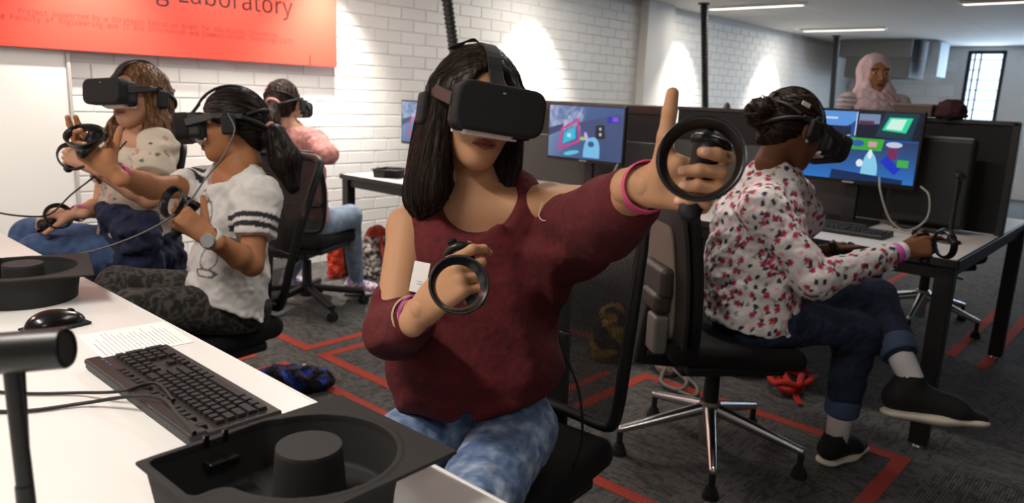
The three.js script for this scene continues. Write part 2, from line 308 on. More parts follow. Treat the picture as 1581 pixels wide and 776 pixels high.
// ---------------------------------------------------------------- ceiling fittings
{
  const glow = new THREE.MeshStandardMaterial({ color: 0xffffff, emissive: new THREE.Color(1, 0.95, 0.88), emissiveIntensity: 1.6 });
  const fit = std(0xd8d6d2, 0.5);
  LINEARS.forEach(([x, z, share, where]) => {
    const t = thing('linear_ceiling_light', 'slim linear ceiling light ' + where, 'ceiling light', V(x, CEIL, z), 0, 'linear ceiling lights');
    part(t, 'housing', rbox(0.11, 0.03, 1.06, 0.006, 0, -0.012, 0), fit);
    part(t, 'diffuser', rbox(0.08, 0.012, 1.0, 0.004, 0, -0.026, 0), glow);
    const l = new THREE.RectAreaLight(WARM, LINEAR_POWER * share, 0.08, 1.0); l.position.set(0, -0.036, 0); l.rotation.x = -Math.PI / 2; t.add(l);
  });
  DOWNLIGHTS.forEach(([x, where]) => {
    const t = thing('ceiling_downlight', 'small round ceiling downlight ' + where, 'downlight', V(x, CEIL, WALL + 0.36), 0, 'downlights along the brick wall');
    part(t, 'trim_ring', new THREE.TorusGeometry(0.045, 0.008, 8, 24).rotateX(Math.PI / 2).translate(0, -0.002, 0), fit);
    part(t, 'lens', new THREE.CylinderGeometry(0.036, 0.036, 0.006, 24).translate(0, -0.002, 0), glow);
    const s = new THREE.SpotLight(new THREE.Color(1, 0.93, 0.83), SPOT_POWER * (x < 2 ? 0.38 : x < 3.5 ? 0.55 : 0.8), 0, 0.72, 1, 2); s.position.set(0, -0.02, 0); s.target.position.set(0, -2, -0.22); s.castShadow = true; t.add(s, s.target);
  });
  const hose = std(0x101011, 0.6);
  const hang = (top, bottom, r, label) => {               // corrugated cable conduit hanging from the ceiling
    const n = Math.round(top.distanceTo(bottom) / (r * 0.75)), pts = [], d = bottom.clone().sub(top);
    for (let i = 0; i <= n; i++) { const y = i / n * d.length(); pts.push(new THREE.Vector2(r * 0.82, y - r * 0.2), new THREE.Vector2(r, y), new THREE.Vector2(r, y + r * 0.25), new THREE.Vector2(r * 0.82, y + r * 0.35)); }
    const g = new THREE.LatheGeometry(pts, 14).applyQuaternion(new THREE.Quaternion().setFromUnitVectors(Yup, d.normalize())).translate(top.x, top.y, top.z);
    const t = thing('cable_conduit', label, 'conduit'); part(t, 'hose', g, hose);
    part(t, 'ceiling_plate', cyl(r * 1.5, r * 1.5, 0.012, top.x, CEIL - 0.006, top.z), hose);
    return t;
  };
  hang(V(3.58, CEIL, -4.0), V(3.93, 0.72, -4.0), 0.04, 'black corrugated conduit hanging behind the head of the maroon-top person');
  hang(V(7.3, CEIL, -4.02), V(7.55, 0.5, -3.95), 0.04, 'black corrugated conduit hanging between two wall scallops of light');
  hang(V(11.2, CEIL, -4.03), V(11.4, 0.5, -4.0), 0.04, 'black corrugated conduit hanging beside the person in the pink headscarf');
  // dark air duct box near the far window
  const a = thing('air_duct_unit', 'grey boxed air duct hanging below the ceiling before the end wall', 'duct', V(12.3, 0, -3.6));
  part(a, 'upper_box', rbox(0.9, 0.25, 1.0, 0.01, 0, 2.12, -0.1), std(0x6d6f70, 0.7));
  part(a, 'lower_box', rbox(0.8, 0.3, 0.9, 0.01, 0, 1.86, -0.05), std(0x5f6162, 0.7));
  part(a, 'end_panel', rbox(0.5, 0.48, 0.16, 0.01, 0.1, 1.98, 0.62), std(0xaab7c4, 0.6));
  part(a, 'bracket', rbox(0.06, 0.3, 0.05, 0.005, -0.3, 2.09, 0.46), M.black);
}
{ // red banner
  const W = 4.0, H = 0.78, x0 = 3.07 - W, y0 = 1.373, pxm = 512;
  const t = canvasTex(2048, 400, (g, w, h) => {
    g.fillStyle = '#e4594a'; g.fillRect(0, 0, w, h);
    const X = (x) => (x - x0) * pxm, Y = (y) => h - (y - y0) * pxm;
    g.fillStyle = '#3a2426'; g.font = '64px sans-serif';
    const fit = (s, xa, xb, y, font, px) => { g.font = px + 'px ' + font; const k = (X(xb) - X(xa)) / g.measureText(s).width; g.save(); g.translate(X(xa), Y(y)); g.scale(k, 1); g.fillText(s, 0, 0); g.restore(); };
    fit('g Laboratory', 1.865, 2.735, 1.683, 'sans-serif', 74);
    g.fillStyle = '#8c302b';
    fit('Project supported by a Strategic Education Grant for Educational Innovation,', 1.185, 2.64, 1.535, 'monospace', 20);
    fit('the Faculty of Engineering and IT and Information and Communications Technology (ICT)', 1.07, 2.735, 1.502, 'monospace', 20);
  });
  const b = thing('wall_banner', 'red banner with dark lettering on the brick wall', 'banner', V((x0 + 3.07) / 2, y0 + H / 2, WALL + 0.065));
  part(b, 'panel', rbox(W, H, 0.012, 0.002), std(0xe4594a, 0.35));
  part(b, 'print', new THREE.PlaneGeometry(W - 0.004, H - 0.004).translate(0, 0, 0.0066), std(0xffffff, 0.32, { map: t }));
  part(b, 'clip', box(0.006, 0.065, 0.003, 2.855 - (x0 + 3.07) / 2, 0.035 - H / 2, 0.008), std(0x5a2422, 0.6));
}

// ---------------------------------------------------------------- desks
const DESK = 0.73;
{ // long white desk in the foreground; the seated people face it
  const t = thing('long_desk', 'long white desk with keyboard, papers and black foam trays on it', 'desk', V(0.643, 0, 0));
  const top = rbox(1.3, 0.026, 3.9, 0.004, -0.65, DESK - 0.013, -1.25), edge = rbox(0.006, 0.028, 3.9, 0.002, 0.002, DESK - 0.014, -1.25);
  part(t, 'desktop', top, M.white); part(t, 'edge_band', edge, M.whiteEdge);
  for (const [x, z] of [[-0.12, -3.1], [-1.2, -3.1], [-0.12, 0.55], [-1.2, 0.55]]) part(t, 'leg', rbox(0.06, DESK - 0.03, 0.06, 0.005, x - 0.1, (DESK - 0.03) / 2, z), M.black);
  part(t, 'rail', [bar(V(-0.3, 0.67, -3.1), V(-0.3, 0.67, 0.55), 0.03, 0.05), bar(V(-1.2, 0.67, -3.1), V(-1.2, 0.67, 0.55), 0.03, 0.05)], M.black);
}
function rowDesk(name, label, x0, x1, z0, z1, y) {
  const t = thing(name, label, 'desk', V(x0, 0, z1));
  const w = x1 - x0, d = z1 - z0;
  part(t, 'desktop', rbox(w - 0.02, 0.022, d - 0.02, 0.003, w / 2, y - 0.011, -d / 2), std(new THREE.Color(0.62, 0.6, 0.57), 0.45));
  part(t, 'edge_band', [rbox(0.012, 0.03, d, 0.003, 0.002, y - 0.014, -d / 2), rbox(0.012, 0.03, d, 0.003, w - 0.002, y - 0.014, -d / 2), rbox(w, 0.03, 0.012, 0.003, w / 2, y - 0.014, -0.002), rbox(w, 0.03, 0.012, 0.003, w / 2, y - 0.014, -d + 0.002)], M.black);
  for (const x of [0.04, w - 0.04]) for (const z of [-0.04, -d + 0.04]) { const l = part(t, 'leg', rbox(0.062, y - 0.04, 0.062, 0.004, x, (y - 0.04) / 2 + 0.012, z), M.black); part(l, 'foot', cyl(0.016, 0.022, 0.014, x, 0.007, z), M.steel); }
  part(t, 'rail', [bar(V(0.04, y - 0.055, -d + 0.04), V(0.04, y - 0.055, -0.04), 0.03, 0.05), bar(V(w - 0.04, y - 0.055, -d + 0.04), V(w - 0.04, y - 0.055, -0.04), 0.03, 0.05), bar(V(0.04, y - 0.055, -0.04), V(w - 0.04, y - 0.055, -0.04), 0.03, 0.05), bar(V(0.04, y - 0.055, -d + 0.04), V(w - 0.04, y - 0.055, -d + 0.04), 0.03, 0.05)], M.black);
  return t;
}
rowDesk('computer_desk', 'white-topped black-framed desk beside the person in the floral blouse', 2.965, 4.5, -2.36, -0.546, DESK);
rowDesk('computer_desk', 'black-framed desk end against the brick wall with a small black tray', 2.83, 4.4, -4.08, -2.38, 0.69);
{ // fabric screen along the middle of the desk row
  const t = thing('desk_partition', 'dark screen panel standing along the middle of the computer desks', 'partition', V(3.76, 0.73, -0.56));
  part(t, 'panel', rbox(0.04, 0.46, 1.6, 0.006, 0.0, 0.235, -0.8), std(0x131313, 0.8));
  part(t, 'top_rail', rbox(0.05, 0.02, 1.62, 0.004, 0, 0.475, -0.8), std(0x2b2a29, 0.4));
  part(t, 'end_post', rbox(0.05, 0.48, 0.03, 0.004, 0.0, 0.241, 0.0), std(0x1d1f20, 0.45));
  const u = thing('desk_partition', 'grey fabric screen with dark top behind the raised controller', 'partition', V(3.76, 0.693, -2.25));
  part(u, 'panel', rbox(0.04, 0.3, 1.75, 0.006, 0, 0.152, -0.85), M.partition);
  part(u, 'upper_panel', rbox(0.042, 0.16, 1.75, 0.004, 0, 0.385, -0.85), std(0x0d0d0d, 0.6));
  part(u, 'top_rail', rbox(0.06, 0.055, 1.76, 0.008, 0, 0.492, -0.85), std(0x3a302c, 0.32));
  const v = thing('desk_partition', 'grey fabric screen below the monitor beside the floral blouse', 'partition', V(3.72, 0.732, -1.2));
  part(v, 'panel', rbox(0.02, 0.3, 0.95, 0.004, 0, 0.152, -0.48), M.partition);
}
// ---------------------------------------------------------------- monitors
const screenArt = {
  a: canvasTex(512, 290, (g, w, h) => {          // blue room with hands over a pink frame
    const l = g.createLinearGradient(0, 0, w, h); l.addColorStop(0, '#8fa3c9'); l.addColorStop(0.45, '#4a6596'); l.addColorStop(1, '#33568f'); g.fillStyle = l; g.fillRect(0, 0, w, h);
    const r = rng(3); for (let i = 0; i < 46; i++) { g.fillStyle = ['#b9c4e0', '#6f8fc2', '#9aa6cf', '#d9d9ee', '#56709f'][i % 5]; g.globalAlpha = 0.5; g.beginPath(); g.ellipse(r() * 250, r() * 110, 8 + r() * 34, 5 + r() * 16, r() * 3, 0, 7); g.fill(); } g.globalAlpha = 1;
    g.fillStyle = '#3a4a76'; g.beginPath(); g.moveTo(0, 130); g.lineTo(110, 100); g.lineTo(90, 140); g.lineTo(0, 175); g.fill();
    g.fillStyle = '#41557f'; g.beginPath(); g.moveTo(210, 90); g.lineTo(512, 30); g.lineTo(512, 290); g.lineTo(330, 290); g.fill();
    g.strokeStyle = '#e0388c'; g.lineWidth = 12; g.strokeRect(0, 0, 0, 0); g.beginPath(); g.moveTo(95, 130); g.lineTo(205, 75); g.lineTo(225, 190); g.lineTo(80, 245); g.closePath(); g.stroke();
    g.fillStyle = '#35c3e8'; g.beginPath(); g.moveTo(115, 150); g.lineTo(190, 115); g.lineTo(195, 180); g.lineTo(105, 215); g.fill(); g.fillStyle = '#bdf3ff'; g.fillRect(135, 155, 26, 20);
    g.fillStyle = '#5fd0ea'; g.beginPath(); g.ellipse(170, 262, 55, 12, -0.2, 0, 7); g.fill();
    g.fillStyle = '#1d2433'; g.beginPath(); g.moveTo(330, 100); g.lineTo(388, 95); g.lineTo(398, 170); g.lineTo(332, 175); g.fill(); g.fillStyle = '#c9d3dd'; g.beginPath(); g.arc(362, 118, 8, 0, 7); g.arc(364, 148, 9, 0, 7); g.fill();
    g.fillStyle = '#2a36b8'; g.fillRect(405, 48, 80, 34); g.fillStyle = '#8b56d8'; g.fillRect(440, 50, 36, 24);
    g.fillStyle = '#8fdc5a'; g.beginPath(); g.ellipse(245, 178, 20, 10, 0, 0, 7); g.fill();
    g.fillStyle = '#7fc8f3'; g.beginPath(); g.moveTo(255, 280); g.bezierCurveTo(250, 200, 275, 165, 300, 170); g.bezierCurveTo(350, 150, 372, 200, 365, 280); g.fill();
    g.fillStyle = '#d8b3ea'; g.beginPath(); g.ellipse(268, 165, 12, 26, -0.3, 0, 7); g.fill(); g.fillStyle = '#3d5b8e'; g.beginPath(); g.ellipse(305, 205, 22, 16, 0, 0, 7); g.fill();
  }),
  b: canvasTex(512, 290, (g, w, h) => {          // blue hall with green board and teal display
    g.fillStyle = '#214f9a'; g.fillRect(0, 0, w, h);
    const l = g.createLinearGradient(0, 120, 0, h); l.addColorStop(0, '#2b3f68'); l.addColorStop(1, '#2f7ad0'); g.fillStyle = l; g.fillRect(0, 120, w, h);
    g.fillStyle = '#5c9be8'; g.beginPath(); g.ellipse(140, 20, 120, 55, 0, 0, 7); g.fill(); g.fillStyle = '#dbe9fb'; g.fillRect(120, 26, 60, 8); g.fillStyle = '#142744'; g.fillRect(60, 62, 180, 50); g.fillStyle = '#3a78c9'; g.fillRect(120, 82, 60, 10);
    g.fillStyle = '#0e1a30'; g.fillRect(262, 0, 250, 110); g.fillStyle = '#7a90b5'; g.fillRect(268, 8, 84, 40); g.fillStyle = '#5b3350'; g.fillRect(270, 36, 60, 16); g.fillStyle = '#cfd8e8'; g.fillRect(256, 0, 5, 100);
    g.fillStyle = '#163b4c'; g.beginPath(); g.moveTo(370, 0); g.lineTo(500, 0); g.lineTo(480, 110); g.lineTo(340, 100); g.fill();
    g.fillStyle = '#2fe0a6'; g.beginPath(); g.moveTo(388, 18); g.lineTo(478, 18); g.lineTo(458, 80); g.lineTo(364, 72); g.fill(); g.fillStyle = '#d9fff2'; g.beginPath(); g.moveTo(396, 24); g.lineTo(455, 24); g.lineTo(440, 70); g.lineTo(378, 66); g.fill();
    g.strokeStyle = '#b9c9e2'; g.lineWidth = 5; g.beginPath(); g.moveTo(120, 128); g.lineTo(240, 100); g.moveTo(120, 185); g.lineTo(240, 155); g.stroke();
    g.fillStyle = '#3fae3c'; g.beginPath(); g.moveTo(232, 108); g.lineTo(380, 110); g.lineTo(372, 160); g.lineTo(228, 158); g.fill(); g.fillStyle = '#2a5fb0'; g.beginPath(); g.ellipse(275, 132, 26, 14, 0, 0, 7); g.fill(); g.fillStyle = '#d7a4b0'; g.fillRect(318, 122, 34, 22);
    g.fillStyle = '#8fd6f6'; g.beginPath(); g.moveTo(300, 262); g.bezierCurveTo(300, 200, 318, 160, 330, 160); g.bezierCurveTo(350, 170, 370, 210, 366, 262); g.fill(); g.fillStyle = '#e9f8ff'; g.beginPath(); g.ellipse(330, 175, 9, 20, 0, 0, 7); g.ellipse(292, 215, 14, 16, 0, 0, 7); g.fill();
    g.fillStyle = '#7a2c5c'; g.fillRect(400, 120, 36, 70); g.fillStyle = '#c8d6ec'; g.beginPath(); g.ellipse(420, 130, 32, 12, 0, 0, 7); g.fill();
    g.fillStyle = '#1c35c8'; g.save(); g.translate(415, 215); g.rotate(0.7); g.fillRect(-40, -18, 80, 36); g.restore(); g.fillStyle = '#45b54a'; g.fillRect(440, 190, 44, 30);
    g.fillStyle = '#16305c'; g.beginPath(); g.moveTo(180, 250); g.lineTo(470, 272); g.lineTo(470, 290); g.lineTo(175, 290); g.fill();
  }),
};
function monitor(name, label, pos, art, power) {
  // local: screen faces +z; turned so that it faces -x
  const t = thing(name, label, 'monitor', pos, -Math.PI / 2), W = 0.555, H = 0.33, y = 0.345;
  part(t, 'bezel', rbox(W, H, 0.022, 0.005, 0, y, -0.004), std(0x0a0a0b, 0.35));
  const s = part(t, 'screen', new THREE.PlaneGeometry(W - 0.024, H - 0.03).translate(0, y + 0.004, 0.0075), new THREE.MeshStandardMaterial({ color: 0x050505, roughness: 0.25, emissive: 0xffffff, emissiveMap: art, emissiveIntensity: power }));
  part(t, 'rear_cover', rbox(0.34, 0.22, 0.035, 0.015, 0, y, -0.03), M.black);
  part(t, 'neck', rbox(0.06, 0.28, 0.025, 0.006, 0, 0.15, -0.06), M.black);
  part(t, 'stand_base', rbox(0.24, 0.014, 0.19, 0.006, 0, 0.007, -0.04), M.black);
  part(t, 'control_strip', rbox(0.05, 0.008, 0.004, 0.001, 0, y - H / 2 + 0.008, 0.009), std(0x8a8a8a, 0.4));
  const l = new THREE.RectAreaLight(new THREE.Color(0.5, 0.7, 1), power * 1.2, W - 0.03, H - 0.03); l.position.set(0, y, 0.012); l.rotation.y = Math.PI; t.add(l);
  return t;
}
monitor('computer_monitor', 'monitor with a blue game view beside the person in the floral blouse', V(3.5, DESK, -1.125), screenArt.b, 0.85);
monitor('computer_monitor', 'monitor with a pink frame and hand on screen, seen past the maroon sleeve', V(3.5, 0.692, -2.615), screenArt.a, 0.85);
monitor('computer_monitor', 'monitor half hidden by the long dark hair, by the brick wall', V(3.5, 0.692, -4.0), screenArt.a, 0.85).scale.set(0.98, 0.94, 1);
{ // rounded dark monitor back leaning in front of the end screen
  const t = thing('monitor_rear', 'dark rounded monitor back with a pale edge near the desk end', 'monitor', V(3.62, DESK, -0.83));
  part(t, 'rear_cover', rbox(0.05, 0.39, 0.33, 0.03, 0, 0.215, 0), std(0x151515, 0.55));
  part(t, 'edge_trim', rbox(0.02, 0.012, 0.3, 0.005, -0.012, 0.405, 0), std(0x6f6a66, 0.35));
  part(t, 'foot', rbox(0.16, 0.02, 0.2, 0.006, 0.01, 0.01, 0), M.black);
}
// ---------------------------------------------------------------- foam trays
const trayGeo = (() => {
  const top = 0.072, f = (x, y, z) => {
    const circ = Math.hypot(x - 0.012, z + 0.002) - 0.108, rx = Math.abs(x + 0.055) - 0.07, rz = Math.abs(z + 0.055) - 0.045;
    const rect = Math.min(Math.max(rx, rz), 0) + Math.hypot(Math.max(rx, 0), Math.max(rz, 0)) - 0.012;
    const o = smin(circ, rect, 0.02) + (top - y) * 0.16;
    const fx = Math.abs(x) - 0.146, fz = Math.abs(z) - 0.122, flange = Math.max(smax(fx, fz, 0.004), Math.abs(y - top + 0.002) - 0.0025, -(smin(circ, rect, 0.02)));
    const shell = Math.max(Math.abs(o - 0.0025) - 0.0025, y - top, -y);
    const floor = Math.max(o - 0.003, Math.abs(y - 0.003) - 0.003);
    const hub = Math.max(Math.hypot(x - 0.012, z + 0.002) - 0.04 - (0.078 - y) * 0.08, y - 0.078, -y);
    return Math.min(smin(smin(flange, shell, 0.004), floor, 0.006), smin(hub, floor, 0.006));
  };
  return boxUV(nets(f, V(-0.152, -0.004, -0.128), V(0.152, 0.086, 0.128), 0.0024));
})();
function tray(label, pos, turn, s = 1) {
  const t = thing('foam_tray', label, 'tray', pos, turn); t.scale.setScalar(s);
  part(t, 'moulded_insert', trayGeo, M.foam);
  part(t, 'hub_cap', cyl(0.0395, 0.04, 0.004, 0.012, 0.0795, -0.002), std(0x2b2a2a, 0.8));
  part(t, 'clip', [rbox(0.006, 0.016, 0.006, 0.001, -0.065, 0.075, -0.108), rbox(0.006, 0.016, 0.006, 0.001, -0.04, 0.075, -0.108), rbox(0.04, 0.012, 0.02, 0.003, -0.055, 0.05, -0.09)], M.gloss);
  return t;
}
tray('black moulded foam tray with round hub beside the keyboard', V(0.452, DESK, -0.735), 0.02, 1.0);
tray('black moulded foam tray beside the mouse at the far part of the white desk', V(0.47, DESK, -1.95), -0.28, 1.03);
tray('small black tray on the desk by the brick wall', V(3.02, 0.69, -3.78), 0.4, 0.75);
// ---------------------------------------------------------------- keyboards
const keyGeo = (w, d) => { const h = 0.007, i = 0.0016, b = new THREE.BoxGeometry(w, h, d), p = b.attributes.position; for (let k = 0; k < p.count; k++) if (p.getY(k) > 0) p.setXYZ(k, p.getX(k) - Math.sign(p.getX(k)) * i, p.getY(k), p.getZ(k) - Math.sign(p.getZ(k)) * i); b.computeVertexNormals(); return b.translate(0, h / 2, 0); };
const keyRows = (() => {
  const u = 0.0182, out = [], put = (x, z, w = 1, d = 1) => out.push([x + (w * u) / 2, z + (d * u) / 2, w * u - 0.0028, d * u - 0.0028]);
  const x0 = -0.205, z0 = -0.058, Z = (r) => z0 + 0.004 + r * u + (r ? 0.006 : 0);
  [0, 2, 3, 4, 5, 6.5, 7.5, 8.5, 9.5, 11, 12, 13, 14].forEach((k) => put(x0 + k * u, z0));
  for (let k = 0; k < 13; k++) put(x0 + k * u, Z(1)); put(x0 + 13 * u, Z(1), 2);
  put(x0, Z(2), 1.5); for (let k = 0; k < 12; k++) put(x0 + (1.5 + k) * u, Z(2)); put(x0 + 13.5 * u, Z(2), 1.5);
  put(x0, Z(3), 1.75); for (let k = 0; k < 11; k++) put(x0 + (1.75 + k) * u, Z(3)); put(x0 + 12.75 * u, Z(3), 2.25);
  put(x0, Z(4), 2.25); for (let k = 0; k < 10; k++) put(x0 + (2.25 + k) * u, Z(4)); put(x0 + 12.25 * u, Z(4), 2.75);
  let x = 0; for (const w of [1.25, 1.25, 1.25, 6.25, 1.25, 1.25, 1.25, 1.25]) { put(x0 + x * u, Z(5), w); x += w; }
  const n = x0 + 15.35 * u; for (let k = 0; k < 3; k++) { put(n + k * u, z0); put(n + k * u, Z(1)); put(n + k * u, Z(2)); put(n + k * u, Z(5)); } put(n + u, Z(4));
  const q = x0 + 18.7 * u; for (let k = 0; k < 4; k++) put(q + k * u, Z(1)); for (let r = 2; r < 5; r++) for (let k = 0; k < 3; k++) put(q + k * u, Z(r)); put(q, Z(5), 2); put(q + 2 * u, Z(5)); put(q + 3 * u, Z(2), 1, 2); put(q + 3 * u, Z(4), 1, 2);
  return out;
})();
function keyboard(label, pos, turn, split) {
  const t = thing('keyboard', label, 'keyboard', pos, turn);
  part(t, 'case', [rbox(0.442, 0.016, 0.155, 0.005, 0, 0.009, 0), rbox(0.442, 0.012, 0.03, 0.005, 0, 0.016, -0.064)], std(0x252120, 0.5));
  if (split) { const memo = new Map(); for (const [x, z, w, d] of keyRows) { const k = w.toFixed(4) + d.toFixed(4); if (!memo.has(k)) memo.set(k, keyGeo(w, d)); part(t, 'key', memo.get(k), M.key).position.set(x, 0.0165, z); }
    part(t, 'status_light', [0, 1, 2].map((k) => box(0.004, 0.001, 0.002, 0.155 + k * 0.018, 0.0225, -0.055)), std(0x6f7fd0, 0.4)); } else part(t, 'keys', keyRows.map(([x, z, w, d]) => keyGeo(w, d).translate(x, 0.0165, z)), M.key).userData.kind = 'stuff';
  return t;
}
keyboard('black full-size keyboard on the white desk beside the foam tray', V(0.497, DESK, -1.185), Math.PI / 2, true).scale.setScalar(0.94);
keyboard('black keyboard below the monitor at the floral blouse', V(3.24, DESK, -1.08), -Math.PI / 2, false);
// ---------------------------------------------------------------- mouse, paper, sensors, cables
{
  const t = thing('computer_mouse', 'glossy black computer mouse on the white desk', 'mouse', V(0.462, DESK, -1.675), 1.75);
  const f = new Field(0.012); f.ell(V(0, 0.004, 0), V(0.033, 0.032, 0.06)); f.ell(V(0, 0.012, -0.012), V(0.03, 0.026, 0.04)); f.cut((x, y) => y, 0.003);
  part(t, 'shell', f.mesh(0.003, 0.01), M.gloss); part(t, 'wheel', new THREE.CylinderGeometry(0.008, 0.008, 0.007, 16).rotateZ(Math.PI / 2).translate(0, 0.027, 0.032), M.rubber); part(t, 'skirt', rbox(0.064, 0.006, 0.116, 0.003, 0, 0.004, 0), M.rubber);
  const pt = canvasTex(512, 512, (g) => {
    g.fillStyle = '#f3f1ee'; g.fillRect(0, 0, 512, 512); const r = rng(21);
    for (let i = 0; i < 17; i++) { g.fillStyle = i === 2 ? '#d98a86' : '#8f93ad'; const y = 60 + i * 25; let x = 40; const end = 300 + r() * 170; while (x < end) { const w = 8 + r() * 26; g.fillRect(x, y, w, 5); x += w + 6; } }
    g.fillStyle = '#d98a86'; g.fillRect(40, 30, 260, 6);
  });
  const p = thing('printed_sheet', 'white sheet of printed text lying between mouse and keyboard', 'paper', V(0.552, DESK + 0.0008, -1.5), 1.5);
  part(p, 'sheet', box(0.17, 0.0008, 0.165), std(0xf1efec, 0.8)); part(p, 'print', new THREE.PlaneGeometry(0.168, 0.163).rotateX(-Math.PI / 2).translate(0, 0.0006, 0), std(0xffffff, 0.8, { map: pt }));
}
function sensor(label, pos, headY, aim, s = 1) {
  const t = thing('tracking_sensor', label, 'sensor', pos); const r = 0.019 * s;
  const q = frame(V(0, headY, 0), aim, Yup);
  const barrel = new THREE.LatheGeometry([[0, -0.05], [r * 0.8, -0.05], [r, -0.046], [r, 0.047], [r * 0.9, 0.05], [r * 0.85, 0.046], [0, 0.046]].map(([a, b]) => new THREE.Vector2(a, b * s)), 36).rotateX(Math.PI / 2).applyMatrix4(q);
  part(t, 'barrel', barrel, std(0x0d0d0e, 0.38)); part(t, 'lens', new THREE.CylinderGeometry(r * 0.8, r * 0.8, 0.002, 24).rotateX(Math.PI / 2).translate(0, 0, 0.047 * s).applyMatrix4(q), M.softBlack);
  const side = V(aim.z, 0, -aim.x).normalize().multiplyScalar(0.009), low = V(0, 0.02, 0).add(side.clone().multiplyScalar(0.4));
  part(t, 'stalk', [rod(V(side.x, headY - r * 0.8, side.z), V(0, headY * 0.5, 0), 0.006, 0.006), rod(V(-side.x * 0.2, headY - r * 0.8, -side.z * 0.2), low, 0.007, 0.008), rod(V(0, headY * 0.5, 0), V(0, 0.01, 0), 0.008, 0.009)], std(0x0b0b0c, 0.5));
  part(t, 'base', cyl(0.042, 0.045, 0.01, 0, 0.005, 0), std(0x0b0b0c, 0.4));
  return t;
}
sensor('black cylindrical tracking sensor on a thin stalk, on the white desk', V(0.172, DESK, -0.76), 0.263, V(0.74, 0.1, 0.67).normalize(), 1);
sensor('small tracking sensor on a stalk at the end of the computer desk', V(3.36, DESK, -0.665), 0.27, V(-0.9, -0.1, 0.4).normalize(), 0.8);
function cable(label, pts, r = 0.003, mat = M.cable, name = 'cable') { return single(name, tube(pts, r, pts.length * 14, 8), mat, label, 'cable'); }
{
  const y = DESK + 0.004;
  cable('upper black cable crossing the white desk to the keyboard', [V(0.2479, 0.734, -1.418), V(0.3165, 0.734, -1.3311), V(0.3751, 0.736, -1.2756), V(0.4169, 0.752, -1.1973), V(0.46, 0.756, -1.19), V(0.455, 0.756, -1.1)], 0.0028);
  cable('lower black cable crossing the white desk onto the keyboard', [V(0.2276, 0.734, -1.3203), V(0.2966, 0.734, -1.2574), V(0.3676, 0.737, -1.2234), V(0.4128, 0.755, -1.1602), V(0.4379, 0.763, -1.1055), V(0.4318, 0.762, -1.0314), V(0.4286, 0.755, -0.9733)], 0.0032);
  cable('thin cable running from the desk to the lap controller', [V(0.5806, 0.8255, -2.7396), V(0.6736, 0.8015, -2.705), V(0.7582, 0.7965, -2.7163), V(0.8263, 0.8588, -2.706), V(0.9107, 0.9227, -2.7088), V(0.9826, 1.0349, -2.6336)], 0.003);
}

// ---------------------------------------------------------------- office chairs (local: sitter faces +z)
const netAlpha = canvasTex(64, 64, (g) => { g.fillStyle = '#fff'; g.fillRect(0, 0, 64, 64); g.fillStyle = '#000'; for (const [x, y] of [[16, 16], [48, 48]]) { g.beginPath(); g.ellipse(x, y, 11, 6.5, 0, 0, 7); g.fill(); g.beginPath(); g.ellipse((x + 32) % 64, y, 11, 6.5, 0, 0, 7); g.fill(); } }, { data: true });
const netMat = std(0x141415, 0.75, { alphaMap: netAlpha, transparent: true, side: THREE.DoubleSide });
const backPoint = (u, v, o) => { const w = (o.w / 2) * (1 - 0.12 * Math.pow(Math.abs(v - 0.55) * 1.6, 2)); return V(u * w, o.y0 + v * o.h, -o.z0 - o.tilt * v + (o.bulge ?? 0.035) * Math.sin(v * Math.PI * 0.9) + (o.curve ?? 0.055) * u * u * (0.5 + 0.5 * v)); };
function seatGeo(w, d, h) {
  const g = new RoundedBoxGeometry(w, h, d, 6, h * 0.48), p = g.attributes.position;
  for (let i = 0; i < p.count; i++) { const x = p.getX(i) / (w / 2), z = p.getZ(i) / (d / 2); const s = 1 - 0.1 * Math.max(0, -z) - 0.05 * Math.pow(Math.max(0, z), 4); p.setX(i, p.getX(i) * s * (1 - 0.04 * z * z)); p.setY(i, p.getY(i) - 0.03 * Math.pow(Math.max(0, z), 3) + 0.012 * x * x); }
  g.computeVertexNormals(); return g;
}
function starBase(t, mat, kind, turn, R = 0.322) {
  const metal = kind === 'silver';
  for (let k = 0; k < 5; k++) {
    const a = turn + k * Math.PI * 0.4, c = V(Math.sin(a), 0, Math.cos(a)), hub = c.clone().multiplyScalar(0.03).setY(metal ? 0.17 : 0.12), end = c.clone().multiplyScalar(R).setY(metal ? 0.095 : 0.075);
    const g = metal ? [rod(hub, end, 0.023, 0.0145, 12), ball(0.0155, end.x, end.y, end.z, 10)] : [bar(hub, end, 0.042, 0.032, Yup, 0.01)];
    if (metal) for (const q of g) { const p = q.attributes.position; }
    const leg = part(t, 'base_leg', g, mat);
    if (metal) part(leg, 'glide', [cyl(0.011, 0.011, 0.05, end.x, 0.062, end.z, 14), cyl(0.017, 0.024, 0.022, end.x, 0.028, end.z, 18), cyl(0.026, 0.028, 0.018, end.x, 0.009, end.z, 18)], M.rubber);
    else part(leg, 'castor', [-1, 1].map((s) => new THREE.CylinderGeometry(0.026, 0.026, 0.014, 18).rotateZ(Math.PI / 2).translate(s * 0.012, 0.026, 0).rotateY(a + 0.6).translate(end.x, 0, end.z)).concat(cyl(0.008, 0.008, 0.035, end.x, 0.055, end.z, 10)), M.rubber);
  }
}
